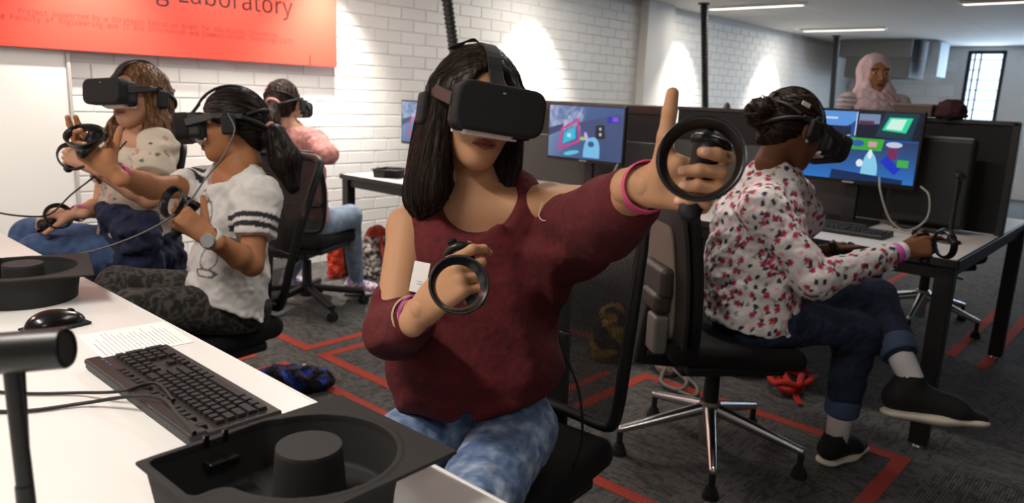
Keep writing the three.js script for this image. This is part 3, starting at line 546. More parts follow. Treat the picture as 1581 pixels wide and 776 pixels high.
function chair(label, pos, turn, o = {}) {
  const t = thing('office_chair', label, 'chair', pos, turn), H = o.seat || 0.46, silver = o.base === 'silver';
  part(t, 'seat', seatGeo(0.48, 0.47, 0.075).translate(0, H - 0.04, 0.0), M.fabricBlack);
  part(t, 'seat_pan', rbox(0.38, 0.035, 0.34, 0.012, 0, H - 0.09, 0), M.black);
  part(t, 'mechanism', [rbox(0.16, 0.05, 0.24, 0.012, 0, H - 0.125, -0.03), rod(V(0.05, H - 0.125, 0.02), V(0.25, H - 0.13, 0.03), 0.006)], M.black);
  part(t, 'gas_column', silver ? [cyl(0.014, 0.014, H - 0.28, 0, (H - 0.28) / 2 + 0.15, 0), cyl(0.026, 0.028, 0.1, 0, 0.25, 0)] : [cyl(0.014, 0.014, H - 0.28, 0, (H - 0.28) / 2 + 0.15, 0), cyl(0.026, 0.028, 0.15, 0, 0.2, 0)], M.black);
  part(t, 'hub', silver ? [cyl(0.036, 0.04, 0.075, 0, 0.165, 0), cyl(0.03, 0.028, 0.1, 0, 0.085, 0)] : cyl(0.04, 0.045, 0.07, 0, 0.11, 0), silver ? M.steel : M.black);
  starBase(t, silver ? M.steel : M.black, silver ? 'silver' : 'black', o.turn || 0);
  const B = { w: 0.46, h: o.h || 0.5, y0: H + 0.03 - (o.drop || 0), z0: o.z0 ?? 0.235, tilt: o.tilt ?? 0.1, curve: o.curve, bulge: o.bulge };
  if (o.back === 'padded') {
    const n = 16, slab = (grow, thick, off) => { const g = new THREE.BoxGeometry(2, 1, 1, n, n, 1), p = g.attributes.position; for (let i = 0; i < p.count; i++) { let u = p.getX(i) * grow, v = (p.getY(i) + 0.5 - 0.5) * grow + 0.5; const e = Math.pow(Math.pow(Math.abs(u), 12) + Math.pow(Math.abs(v * 2 - 1), 12), 1 / 12), s = e > 1e-6 ? Math.max(Math.abs(u), Math.abs(v * 2 - 1)) / e : 1; u *= s; v = (v * 2 - 1) * s / 2 + 0.5; const q = backPoint(u, v, B), edge = 1 - Math.pow(Math.max(Math.abs(u), Math.abs(v * 2 - 1)) / grow, 6) * 0.6; p.setXYZ(i, q.x, q.y, q.z + off + p.getZ(i) * thick * edge); } g.computeVertexNormals(); return g; };
    part(t, 'back_cushion', slab(1, 0.05, 0.015), M.fabricBlack);
    part(t, 'back_shell', slab(0.97, 0.03, -0.022), std(0x2a2624, 0.55));
    const c = (v) => backPoint(0, v, B);
    part(t, 'rear_panel', slab(0.72, 0.014, -0.04), std(0x7d7065, 0.75));
    part(t, 'back_support', [bar(V(0, H - 0.12, -0.1), V(0, H - 0.1, -0.3), 0.07, 0.03), bar(V(0, H - 0.11, -0.29), c(0.45).add(V(0, 0, -0.055)), 0.1, 0.04, V(0, 0, 1), 0.012)], M.black);
    part(t, 'lumbar_knob', [rbox(0.2, 0.1, 0.05, 0.02, -0.07, H + 0.2, -0.255), rbox(0.15, 0.07, 0.06, 0.02, -0.08, H + 0.13, -0.26)], std(0x3d3733, 0.4));
    part(t, 'side_box', rbox(0.09, 0.13, 0.05, 0.012, -0.1, H + 0.02, -0.255), std(0x77746f, 0.4));
  } else {
    const n = 20, P = [], U = [], I = []; for (let j = 0; j <= n; j++) for (let i = 0; i <= n; i++) { const q = backPoint(-0.96 + 1.92 * i / n, 0.02 + 0.96 * j / n, B); P.push(q.x, q.y, q.z); U.push(q.x / 0.0095, q.y / 0.0075); if (i < n && j < n) { const a = j * (n + 1) + i; I.push(a, a + 1, a + n + 2, a, a + n + 2, a + n + 1); } }
    const g = new THREE.BufferGeometry(); g.setAttribute('position', new THREE.Float32BufferAttribute(P, 3)); g.setAttribute('uv', new THREE.Float32BufferAttribute(U, 2)); g.setIndex(I); g.computeVertexNormals();
    part(t, 'back_mesh', g, netMat, 'see-through black mesh');
    const loop = []; for (let k = 0; k < 40; k++) { const a = k / 40 * Math.PI * 2, c = Math.cos(a), s = Math.sin(a), e = 1 / Math.pow(Math.pow(Math.abs(c), 14) + Math.pow(Math.abs(s), 14), 1 / 14); loop.push(backPoint(c * e, 0.5 + 0.5 * s * e, B)); }
    part(t, 'back_frame', tube(loop, 0.0145, 120, 10, true), M.black);
    if (!o.plain) part(t, 'lumbar_bar', tube([-0.97, -0.5, 0, 0.5, 0.97].map((u) => backPoint(u, 0.34, B).add(V(0, 0, -0.02))), 0.011, 24, 8), M.black);
    part(t, 'back_support', [bar(V(0, H - 0.12, -0.08), V(0, H - 0.1, -0.29), 0.06, 0.025), bar(V(0, H - 0.11, -0.285), backPoint(0, 0.36, B).add(V(0, 0, -0.03)), 0.06, 0.022, V(0, 0, 1), 0.008)], M.black);
  }
  return t;
}
chair('black mesh-back office chair of the person in the maroon top', V(1.13, 0, -1.07), -1.5, { turn: 0.3, h: 0.5, tilt: 0.1, plain: true });
chair('black mesh-back office chair of the person in the white T-shirt', V(1.05, 0, -2.38), -1.45, { turn: 0.1, tilt: 0.22 });
chair('black mesh-back office chair of the person in the printed cream blouse', V(1.0, 0, -3.08), -1.45, { turn: 0.2 });
chair('black office chair of the person in the pink cardigan', V(2.27, 0, -3.6), 2.05, { turn: -2.2, h: 0.42 });
chair('office chair with padded back and silver five-star base', V(2.345, 0, -1.125), 0.87, { base: 'silver', back: 'padded', turn: 0.227 - 0.87, h: 0.53, tilt: 0.06, seat: 0.47, z0: 0.185, drop: 0.1, curve: 0.02, bulge: 0.015 });
chair('empty office chair with silver base behind the computer desk', V(4.85, 0, -1.05), -2.0, { base: 'silver', turn: 0.5 });

// ---------------------------------------------------------------- people: shared builders
const skinMat = new THREE.MeshPhysicalMaterial({ vertexColors: true, roughness: 0.52, specularIntensity: 0.45 });
const cloth = (o = {}) => std(0xffffff, 0.92, { vertexColors: true, bumpMap: tex(weave, 40), bumpScale: 0.0006, ...o });
const hairMat = new THREE.MeshPhysicalMaterial({ vertexColors: true, roughness: 0.48, specularIntensity: 0.45 });
const D2 = Math.PI / 180;
function wpart(t, name, geo, mat, label) { const g = Array.isArray(geo) ? merge(geo) : geo; g.translate(-t.position.x, -t.position.y, -t.position.z); return part(t, name, g, mat, label); }
function headGeo(o) {
  const f = new Field(0.02);
  f.ell(V(0, 0.028, -0.018), V(0.073, 0.088, 0.092)); f.ell(V(0, -0.028, 0.02), V(0.058, 0.08, 0.067), null, 0.03); f.ell(V(0, -0.087, 0.054), V(0.024, 0.02, 0.021), null, 0.03);
  for (const s of [-1, 1]) { f.ell(V(s * 0.036, -0.02, 0.058), V(0.022, 0.024, 0.022), null, 0.02); f.ell(V(s * 0.03, 0.03, 0.066), V(0.026, 0.01, 0.014), null, 0.014); }
  f.cap(V(0, 0.012, 0.082), V(0, -0.026, 0.099), 0.0065, 0.01, 0.012); for (const s of [-1, 1]) f.ell(V(s * 0.0105, -0.03, 0.09), V(0.008, 0.007, 0.009), null, 0.008);
  for (const s of [-1, 1]) { f.cut(ellipsoid(V(s * 0.031, 0.008, 0.094), V(0.017, 0.011, 0.014)), 0.012); f.ell(V(s * 0.031, 0.007, 0.07), V(0.0135, 0.0125, 0.0135), null, 0.003); f.ell(V(s * 0.077, -0.01, -0.008), V(0.008, 0.029, 0.018), null, 0.008); }
  f.ell(V(0, -0.0555, 0.0815), V(0.023, 0.0052, 0.0095), null, 0.004); f.ell(V(0, -0.0655, 0.08), V(0.02, 0.0065, 0.01), null, 0.004);
  f.cap(V(0, -0.05, -0.035), V(0, -0.12, -0.045), 0.047, 0.045, 0.025);
  const skin = lin(o.skin), lip = lin(o.lip), brow = lin(o.hair);
  return f.mesh(0.0035, 0.01, (x, y, z) => {
    const lx = x / 0.024, ly = (y + 0.0605) / (0.011 * (1 - 0.5 * Math.abs(lx))); let c = skin;
    if (z > 0.07 && lx * lx + ly * ly < 1) c = Math.abs(y + 0.0602) < 0.0016 ? mix(lip, [0.05, 0.01, 0.01], 0.6) : lip;
    const ax = Math.abs(x), ex = (ax - 0.031) / 0.0135, ey = (y - 0.0075) / 0.0055;
    if (z > 0.06 && ex * ex + ey * ey < 1) c = Math.hypot(ax - 0.031, y - 0.0075) < 0.0062 ? [0.012, 0.008, 0.006] : [0.6, 0.56, 0.53];
    if (z > 0.05 && ax > 0.014 && ax < 0.05 && Math.abs(y - 0.028 + 4 * (ax - 0.03) * (ax - 0.03)) < 0.0032) c = brow;
    return c;
  });
}
// hand: local origin wrist, +y to the fingers, +z out of the back of the hand; curls = per finger [knuckle, middle, tip] degrees
function handGeo(o) {
  const s = o.side === 'left' ? 1 : -1, f = new Field(0.01), q = o.scale || 0.94, skin = lin(o.skin), nail = mix(skin, lin('#e8b9a8'), 0.6), nails = [];
  const kx = [0.027, 0.0085, -0.0095, -0.0265], ky = [0.086, 0.09, 0.085, 0.077], len = [[0.042, 0.025, 0.02], [0.046, 0.028, 0.021], [0.042, 0.026, 0.02], [0.033, 0.02, 0.018]], rad = [0.0092, 0.0094, 0.0089, 0.008];
  for (let i = 0; i < 4; i++) {
    const base = V(s * kx[i] * 0.55, 0.004, 0), kn = V(s * kx[i], ky[i], 0.002 - Math.abs(i - 1.2) * 0.0012);
    f.cap(base, kn, 0.0125, 0.0112, 0.012);
    let a = 0, p = kn.clone(), spread = s * (o.spread || 0.03) * (1.4 - i);
    for (let j = 0; j < 3; j++) {
      a += o.curls[i][j] * D2; const d = V(Math.sin(spread) * Math.cos(a), Math.cos(a), -Math.sin(a)).normalize(), e = p.clone().addScaledVector(d, len[i][j]), r = rad[i] * (1 - 0.09 * j);
      f.cap(p, e, r, r * 0.93, 0.0045); if (j === 2) nails.push([e.clone().addScaledVector(V(0, Math.sin(a), Math.cos(a)), r * 0.8), 0.0055]); p = e;
    }
  }
  f.cap(V(s * 0.012, 0.02, -0.008), V(s * 0.026, 0.045, -0.012), 0.016, 0.013, 0.012);
  const T = o.thumb || [0.7, 0.6, -0.35], d1 = V(s * T[0], T[1], T[2]).normalize(), b0 = V(s * 0.022, 0.022, -0.01), b1 = b0.clone().addScaledVector(d1, 0.042), t2 = o.thumb2 || T, d2 = V(s * t2[0], t2[1], t2[2]).normalize(), b2 = b1.clone().addScaledVector(d2, 0.032), b3 = b2.clone().addScaledVector(d2, 0.024);
  f.cap(b0, b1, 0.0145, 0.011, 0.012); f.cap(b1, b2, 0.0108, 0.0098, 0.005); f.cap(b2, b3, 0.0098, 0.0086, 0.004);
  f.flat(V(0, -0.03, 0), V(0, 0.012, 0), 0.026, 0.024, V(0, 0, 1), 0.74, 0.012);
  const g = f.mesh(0.003, 0.008, (x, y, z) => { for (const [n, r] of nails) if (Math.hypot(x - n.x, y - n.y, z - n.z) < r) return nail; return skin; });
  const y = o.dir.clone().normalize(), x = V().crossVectors(y, o.back).normalize(), z = V().crossVectors(x, y);
  return g.applyMatrix4(new THREE.Matrix4().makeScale(q, q, q)).applyMatrix4(new THREE.Matrix4().makeBasis(x, y, z).setPosition(o.at));
}
// strands of hair that follow a hair surface downwards
function strands(f, geo, n, steps, len, down, dark, light, seed, keep = () => true, r = 0.0006) {
  const p = geo.attributes.position, R = rng(seed), out = [], e = 0.002;
  for (let k = 0; k < n; k++) {
    const i = Math.floor(R() * p.count), q = V(p.getX(i), p.getY(i), p.getZ(i)); if (!keep(q)) continue;
    const pts = [], wob = (R() - 0.5) * 0.5, wz = (R() - 0.5) * 0.5, lift = 0.0004 + R() * 0.0022;
    for (let j = 0; j <= steps; j++) {
      const nx = f.at(q.x + e, q.y, q.z) - f.at(q.x - e, q.y, q.z), ny = f.at(q.x, q.y + e, q.z) - f.at(q.x, q.y - e, q.z), nz = f.at(q.x, q.y, q.z + e) - f.at(q.x, q.y, q.z - e), N = V(nx, ny, nz).normalize();
      q.addScaledVector(N, lift - f.at(q.x, q.y, q.z)); pts.push(q.clone());
      const d = (typeof down === 'function' ? down(q) : down.clone()).add(V(wob * 0.4, 0, wz * 0.4)); d.addScaledVector(N, -d.dot(N)); if (d.lengthSq() < 0.02) break; q.addScaledVector(d.normalize(), len / steps);
    }
    if (pts.length < 4) continue;
    const g = new THREE.TubeGeometry(new THREE.CatmullRomCurve3(pts), pts.length * 2, r * (0.7 + R() * 0.7), 3), c = mix(dark, light, R()), a = new Float32Array(g.attributes.position.count * 3); for (let j = 0; j < a.length; j++) a[j] = c[j % 3]; g.setAttribute('color', new THREE.BufferAttribute(a, 3)); out.push(g);
  }
  return out;
}
const hairPaint = (dark, light, sx = 160, sy = 10) => (x, y, z) => mix(dark, light, Math.max(0, 0.5 + 0.6 * noise(x * sx, y * sy, z * sx)));
const ridge = (amp, sx = 95, sy = 5) => (d, x, y, z) => d + amp * noise(x * sx, y * sy, z * sx);
const seatCut = (J, top = 0.455) => (x, y, z) => Math.max(y - top, Math.hypot(x - J.pelvis.x, z - J.pelvis.z) - 0.27);   // clothes flatten on the seat
// person skeleton -> one body mesh (torso, neck, limbs, head, hands)
function person(label, J, o) {
  const t = thing('person', label, 'person', V(J.pelvis.x, 0, J.pelvis.z));
  const f = new Field(0.03), fw = J.front, w = o.shoulder || 0.13, q = o.build || 1, skin = lin(o.skin);
  const H = frame(J.head, J.face, J.crown || Yup); const hs = o.headScale || 1; H.scale(V(hs, hs, hs));
  const up = J.neck.clone().sub(J.pelvis).normalize(), mid = J.pelvis.clone().lerp(J.neck, 0.42), chest = J.neck.clone().addScaledVector(up, -0.13);
  f.flat(J.pelvis, mid, 0.122 * q, 0.108 * q, fw, 0.66); f.flat(mid, chest, 0.108 * q, 0.122 * q, fw, 0.62); f.flat(chest, J.neck.clone().addScaledVector(up, -0.05), 0.122 * q, 0.08, fw, 0.56);
  const hb = V(0, -0.075, -0.03).applyMatrix4(H); f.cap(J.neck, hb, 0.049 * q, 0.043, 0.03);
  for (const s of ['L', 'R']) {
    f.cap(J.neck.clone().addScaledVector(up, -0.035), J['s' + s], 0.045, 0.042 * q, 0.04); f.cap(J['s' + s], J['e' + s], 0.043 * q, 0.036 * q, 0.02); f.cap(J['e' + s], J['e' + s].clone().lerp(J['w' + s], 0.3), 0.036 * q, 0.036 * q, 0.012); f.cap(J['e' + s].clone().lerp(J['w' + s], 0.3), J['w' + s], 0.036 * q, 0.0235, 0.012);
    f.cap(J['h' + s], J['k' + s], 0.068 * q, 0.052 * q, 0.03); f.cap(J['k' + s], J['k' + s].clone().lerp(J['a' + s], 0.35), 0.05 * q, 0.05 * q, 0.02); f.cap(J['k' + s].clone().lerp(J['a' + s], 0.35), J['a' + s], 0.05 * q, 0.034, 0.02);
  }
  if (o.sits) f.cut(seatCut(J), 0.008);
  const list = [f.mesh(o.cell || 0.009, 0.02, () => skin), headGeo(o).applyMatrix4(H)];
  for (const h of o.hands) list.push(handGeo({ skin: o.skin, ...h }));
  wpart(t, 'body', list, skinMat);
  return { t, H, f };
}
function shoe(t, ankle, toe, up, o) {
  const m = frame(ankle, toe, up), s = o.scale || 1; m.scale(V(s, s, s));
  const holder = new THREE.Group(); holder.name = 'shoe'; t.add(holder);
  const u = new Field(0.02); u.flat(V(0, -0.045, -0.035), V(0, -0.052, 0.09), 0.037, 0.036, V(0, 1, 0), 0.85); u.cap(V(0, -0.03, -0.03), V(0, 0.01, -0.012), 0.037, 0.036); u.cap(V(0, -0.02, 0.0), V(0, -0.055, 0.1), 0.03, 0.03); u.flat(V(0, -0.06, 0.1), V(0, -0.066, 0.15), 0.036, 0.028, V(0, 1, 0), 0.6);
  u.cut((x, y) => y + 0.072, 0.003); u.cut(capsule(V(0, 0.0, -0.015), V(0, 0.08, -0.01), 0.031, 0.034), 0.004);
  const so = new Field(0.01); so.flat(V(0, -0.08, -0.035), V(0, -0.08, 0.06), 0.04, 0.043, V(0, 1, 0), 0.36); so.flat(V(0, -0.08, 0.06), V(0.0, -0.076, 0.145), 0.043, 0.036, V(0, 1, 0), 0.36);
  const um = o.paint ? cloth() : o.upper; const ug = u.mesh(0.005, 0.01, o.paint);
  const inv = V(-t.position.x, 0, -t.position.z), mm = new THREE.Matrix4().makeTranslation(inv.x, 0, inv.z).multiply(m);
  const a = part(holder, 'upper', boxUV(ug).applyMatrix4(mm), um);
  part(holder, 'sole', so.mesh(0.005, 0.01).applyMatrix4(mm), o.sole);
  part(holder, 'laces', [0, 1, 2, 3].map((k) => tube([V(-0.024, -0.03 - k * 0.008, 0.028 + k * 0.018), V(0, -0.004 - k * 0.0095, 0.03 + k * 0.018), V(0.024, -0.03 - k * 0.008, 0.028 + k * 0.018)], 0.0028, 10, 6)).map((g) => g.applyMatrix4(mm)), o.lace);
  return holder;
}
// ---- worn and held things
function headset(label, H, o = {}) {
  const t = thing('vr_headset', label, 'headset'); place(t, H);
  const W = 0.077, Hh = 0.036, C = 0.022, shape = new THREE.Shape(); shape.moveTo(-W + C, -Hh); shape.lineTo(W - C, -Hh); shape.quadraticCurveTo(W, -Hh, W, -Hh + C); shape.lineTo(W, Hh - C); shape.quadraticCurveTo(W, Hh, W - C, Hh); shape.lineTo(-W + C, Hh); shape.quadraticCurveTo(-W, Hh, -W, Hh - C); shape.lineTo(-W, -Hh + C); shape.quadraticCurveTo(-W, -Hh, -W + C, -Hh);
  const v = new THREE.ExtrudeGeometry(shape, { depth: 0.03, bevelEnabled: true, bevelThickness: 0.007, bevelSize: 0.007, bevelSegments: 4, curveSegments: 10 });
  const vis = part(t, 'visor', v.translate(0, 0.002, 0.12), M.visor); part(vis, 'front_mark', rbox(0.006, 0.0025, 0.002, 0.0008, 0, 0.03, 0.157), std(0xb9b9b9, 0.4));
  part(t, 'side_housing', rbox(0.158, 0.08, 0.05, 0.014, 0, 0.002, 0.1), std(0x1b1a1a, 0.6));
  part(t, 'face_cushion', rbox(0.146, 0.086, 0.034, 0.014, 0, 0.0, 0.08), M.rubber);
  part(t, 'hygiene_mask', [rbox(0.096, 0.014, 0.03, 0.006, 0, -0.041, 0.086), rbox(0.13, 0.05, 0.006, 0.003, 0, -0.022, 0.07)], std(0xd8d4d2, 0.8), 'white paper mask under the visor');
  for (const s of [-1, 1]) {
    const arm = part(t, 'side_arm', [bar(V(s * 0.083, 0.008, 0.122), V(s * 0.096, 0.024, 0.04), 0.009, 0.024, Yup, 0.003), bar(V(s * 0.096, 0.024, 0.045), V(s * 0.092, 0.018, -0.05), 0.008, 0.018, Yup, 0.003)], std(0x2b2726, 0.5));
    part(t, 'headphone', [rbox(0.018, 0.062, 0.044, 0.008, s * 0.106, -0.008, -0.006), rbox(0.012, 0.03, 0.02, 0.004, s * 0.1, 0.022, -0.002)], M.softBlack);
  }
  const arc = []; for (let k = 0; k <= 20; k++) { const a = (0.16 + 0.86 * k / 20) * Math.PI; arc.push(V(0, 0.024 + 0.107 * Math.sin(a), -0.016 + 0.113 * Math.cos(a))); }
  const P = [], I = [], w = 0.014; arc.forEach((q, k) => { const n = q.clone().sub(V(0, 0.02, -0.012)).normalize(); for (const [x, h] of [[-w, 0], [w, 0], [w, 0.004], [-w, 0.004]]) P.push(x, q.y + n.y * h, q.z + n.z * h); if (k) for (let j = 0; j < 4; j++) { const a = (k - 1) * 4 + j, b = (k - 1) * 4 + (j + 1) % 4; I.push(a, b, b + 4, a, b + 4, a + 4); } });
  const sg = new THREE.BufferGeometry(); sg.setAttribute('position', new THREE.Float32BufferAttribute(P, 3)); sg.setIndex(I); const flat = sg.toNonIndexed(); flat.computeVertexNormals();
  part(t, 'top_strap', [flat, bar(V(0, 0.036, 0.118), V(0, 0.08, 0.08), 0.028, 0.006, Yup, 0.002)], std(0x1a1a1b, 0.6, { side: THREE.DoubleSide }));
  part(t, 'rear_cradle', [-1, 1].flatMap((s) => [tube([V(s * 0.092, 0.018, -0.045), V(s * 0.08, 0.0, -0.09), V(s * 0.045, -0.02, -0.122), V(0, -0.028, -0.13)], 0.0065, 16, 8), tube([V(s * 0.088, 0.024, -0.06), V(s * 0.06, 0.04, -0.105), V(0, 0.05, -0.128)], 0.0055, 16, 8)]), std(0x1d1c1c, 0.6));
  if (o.badge) part(t, 'strap_badge', rbox(0.004, 0.014, 0.03, 0.002, -0.1, 0.052, -0.062), std(0xcfcac4, 0.6), 'pale rectangular strap badge');
  return t;
}
function fist(h) {   // where a hand closes around a grip
  const s = h.side === 'left' ? 1 : -1, q = h.scale || 0.94, y = h.dir.clone().normalize(), x = V().crossVectors(y, h.back).normalize(), z = V().crossVectors(x, y);
  return [h.at.clone().addScaledVector(y, 0.086 * q).addScaledVector(z, -0.03 * q).addScaledVector(x, s * 0.012), x.clone().multiplyScalar(s).addScaledVector(y, 0.25)];
}
function controller(label, ring, normal, grip, axis, o = {}) {
  // ring centre and normal, grip centre and axis (pointing to the button face)
  const t = thing('hand_controller', label, 'controller', grip.clone()), R = o.r || 0.049;
  const m = frame(ring.clone().sub(grip), normal, Math.abs(normal.y) > 0.9 ? V(1, 0, 0) : Yup);
  const prof = [[R - 0.008, -0.0085], [R - 0.005, -0.0105], [R - 0.001, -0.008], [R + 0.0045, 0.006], [R + 0.0035, 0.0095], [R - 0.001, 0.008], [R - 0.008, -0.0085]].map(([a, b]) => new THREE.Vector2(a, b));
  part(t, 'tracking_ring', new THREE.LatheGeometry(prof, 56).rotateX(Math.PI / 2).applyMatrix4(m), o.ringMat || std(0x0d0d0e, 0.3));
  const a = axis.clone().normalize(), c = new Field(0.012); c.cap(a.clone().multiplyScalar(-0.05), a.clone().multiplyScalar(0.03), 0.015, 0.02); c.cap(a.clone().multiplyScalar(0.03), ring.clone().sub(grip).normalize().multiplyScalar(Math.min(R, ring.distanceTo(grip)) * 0.55).addScaledVector(a, 0.02), 0.02, 0.01);
  part(t, 'grip', c.mesh(0.003, 0.01), std(0x101011, 0.55));
  const side = Math.abs(a.dot(normal)) > 0.95 ? V(1, 0, 0) : normal;
  const fm = frame(a.clone().multiplyScalar(0.038), a, side);
  const face = part(t, 'button_face', new THREE.LatheGeometry([[0, 0.006], [0.022, 0.006], [0.026, 0.002], [0.026, -0.006], [0, -0.008]].map(([x, y]) => new THREE.Vector2(x, -y)), 28).rotateX(-Math.PI / 2).applyMatrix4(fm), std(0x131314, 0.35));
  part(face, 'thumbstick', [new THREE.CylinderGeometry(0.0045, 0.0045, 0.01, 12).rotateX(Math.PI / 2).translate(0.008, 0.006, 0.01).applyMatrix4(fm), new THREE.CylinderGeometry(0.0085, 0.0075, 0.004, 18).rotateX(Math.PI / 2).translate(0.008, 0.006, 0.0155).applyMatrix4(fm)], M.rubber);
  for (const [x, y] of [[-0.01, 0.006], [-0.006, -0.008]]) part(face, 'button', new THREE.CylinderGeometry(0.004, 0.004, 0.003, 12).rotateX(Math.PI / 2).translate(x, y, 0.008).applyMatrix4(fm), M.grey);
  part(t, 'trigger', rbox(0.012, 0.02, 0.016, 0.004, 0, -0.02, 0.008).applyMatrix4(fm), M.gloss);
  return t;
}
function band(t, name, a, b, at, r, w, color, label) { // bracelet around the limb a-b
  const p = a.clone().lerp(b, at), g = new THREE.LatheGeometry([[r, -w / 2], [r + 0.0022, -w / 2], [r + 0.003, 0], [r + 0.0022, w / 2], [r, w / 2]].map(([x, y]) => new THREE.Vector2(x, y)), 32).applyQuaternion(new THREE.Quaternion().setFromUnitVectors(Yup, b.clone().sub(a).normalize())).translate(p.x, p.y, p.z);
  return wpart(t, name, g, std(color, 0.5), label);
}

// ---------------------------------------------------------------- person in the maroon top
{
  const J = {
    pelvis: V(1.0642, 0.5519, -1.0145), neck: V(1.0661, 1.0336, -1.0573), head: V(1.0463, 1.2023, -1.0485), face: V(-0.4739, 0.0589, 0.8786), crown: V(0.2214, 0.9659, -0.1345), front: V(-0.7605, 0.2041, 0.6165),
    sR: V(0.9577, 0.968, -1.1419), eR: V(0.8367, 0.8073, -1.0424), wR: V(0.7658, 0.8945, -0.8735),
    sL: V(1.1247, 1.0289, -0.9142), eL: V(1.0242, 1.0628, -0.7003), wL: V(0.8625, 1.1272, -0.5337),
    hR: V(1.0239, 0.5468, -1.0882), kR: V(0.62, 0.5, -1.05), aR: V(0.66, 0.1, -1.02),
    hL: V(1.0905, 0.5613, -0.9423), kL: V(0.66, 0.5, -0.75), aL: V(0.7, 0.1, -0.74),
  };
  const o = { skin: '#b98a68', lip: '#8c4a44', hair: '#171110', headScale: 1.0, sits: true, cell: 0.007, build: 1,
    hands: [
      { side: 'left', at: J.wL, dir: V(0.1252, 0.1135, 0.9856), back: V(0.9617, -0.2464, -0.1204), curls: [[45, 55, 25], [60, 80, 45], [55, 85, 50], [60, 85, 50]], thumb: [0.8, 0.22, -0.38], thumb2: [0.95, 0.14, -0.14], scale: 1.0 },
      { side: 'right', at: J.wR, dir: V(0.2554, 0.7454, 0.6158), back: V(-0.8443, 0.4637, 0.2686), curls: [[35, 45, 25], [60, 80, 45], [65, 85, 50], [65, 85, 50]], thumb: [0.5, 0.8, -0.4], thumb2: [0.2, 0.9, -0.4], scale: 1.0 },
    ] };
  const { t, H, f } = person('person in a maroon open-shoulder top and faded jeans, reaching out', J, o);
  // maroon top
  const s = new Field(0.03), n = J.front;
  s.flat(V(1.0394, 0.6211, -1.018), V(1.032, 0.6967, -1.0196), 0.158, 0.172, n, 0.74); s.flat(V(1.032, 0.6967, -1.0196), V(1.04, 0.8867, -1.0247), 0.172, 0.152, n, 0.72); s.flat(V(1.04, 0.8867, -1.0247), V(1.0472, 0.9718, -1.0283), 0.15, 0.138, n, 0.62);
  s.cap(V(0.9803, 0.9871, -1.1228), V(0.9915, 1.0132, -1.1186), 0.035, 0.03, 0.03); s.cap(V(1.1165, 0.9974, -0.9592), V(1.1285, 1.0527, -0.994), 0.034, 0.03, 0.025); s.cap(V(1.1278, 1.0476, -0.9931), V(1.1376, 1.0573, -1.0312), 0.028, 0.03, 0.02);
  s.cap(V(1.1021, 0.9987, -0.8381), V(1.025, 1.0523, -0.6961), 0.07, 0.064, 0.03); s.cap(V(1.1002, 0.9546, -0.8569), V(1.0438, 1.0108, -0.7233), 0.05, 0.045, 0.03); s.cap(V(1.0231, 1.0543, -0.6989), V(0.958, 1.0858, -0.6284), 0.06, 0.052, 0.02); s.cap(V(1.1041, 0.9017, -0.897), V(1.1027, 0.9715, -0.8289), 0.06, 0.06, 0.03);
  s.cap(V(0.8703, 0.829, -1.0729), V(0.8358, 0.8003, -1.0411), 0.052, 0.05, 0.02); s.cap(V(0.8301, 0.8058, -1.034), V(0.7984, 0.8498, -0.9455), 0.05, 0.043, 0.02); s.cap(V(0.9542, 0.8181, -1.0985), V(0.8832, 0.8147, -1.0847), 0.04, 0.045, 0.03);
  const up = J.neck.clone().sub(J.pelvis).normalize();
  s.cut(ellipsoid(V(0.9943, 1.0699, -0.9958), V(0.083, 0.098, 0.12), frame(V(), J.front, Yup)), 0.012); s.cut(capsule(J.neck, V(1.0554, 1.106, -1.0462), 0.07, 0.08), 0.02);
  s.cut(half(V(1.0049, 0.6334, -0.9839), V(-0.15, 1, -0.1)), 0.012);
  const e1 = V(0.5997, 0.6544, 0.4607), e2 = V(0.159, 0.9784, -0.1319), e3 = V(0.6855, 0.1854, 0.7041);
  s.tail = (d, x, y, z) => {
    if (d > 0.06) return d;
    const low = step(1.0, 0.62, y), wob = noise(x * 5, y * 5, z * 5) * 1.6;
    let b = 0.0075 * Math.sin((x * e1.x + y * e1.y + z * e1.z) * 44 + wob * 2.4) * step(-0.3, 0.7, noise(x * 3 + 9, y * 3, z * 3));
    b += low * 0.006 * Math.sin((x * e2.x + y * e2.y + z * e2.z) * 75 + wob * 3) * step(-0.2, 0.6, noise(x * 4, y * 4 + 5, z * 4));
    b += 0.002 * noise(x * 12, y * 12, z * 12) + 0.0008 * noise(x * 45, y * 45, z * 45);
    return d + b;
  };
  const m1 = lin('#6b1a20'), m2 = lin('#4a1015');
  wpart(t, 'open_shoulder_top', boxUV(s.mesh(0.0065, 0.03, (x, y, z) => mix(m1, m2, 0.5 + 0.5 * noise(x * 240, y * 110, z * 240)))), cloth({ bumpScale: 0.0009 }));
  // faded jeans
  const j = new Field(0.012); j.flat(V(1.0667, 0.5721, -1.018), V(1.0616, 0.5317, -1.011), 0.132, 0.138, n, 0.7);
  for (const k of ['R', 'L']) { j.cap(J['h' + k], J['k' + k], 0.083, 0.068); j.cap(J['k' + k], J['a' + k], 0.068, 0.05); }
  j.cut(seatCut(J), 0.01);
  j.tail = (d, x, y, z) => d + 0.0035 * noise(x * 16, y * 16, z * 16) + 0.002 * noise(x * 40, y * 40, z * 40);
  const b1 = lin('#b7c4d8'), b2 = lin('#7188ad'), b3 = lin('#455d88');
  wpart(t, 'jeans', boxUV(j.mesh(0.008, 0.03, (x, y, z) => { const q = noise(x * 30, y * 30, z * 30) * 0.5 + noise(x * 9, y * 9, z * 9) * 0.4 + noise(x * 90, y * 90, z * 90) * 0.3; return q > 0 ? mix(b2, b1, Math.min(1, q * 1.3)) : mix(b2, b3, Math.min(1, -q * 1.3)); })), cloth());
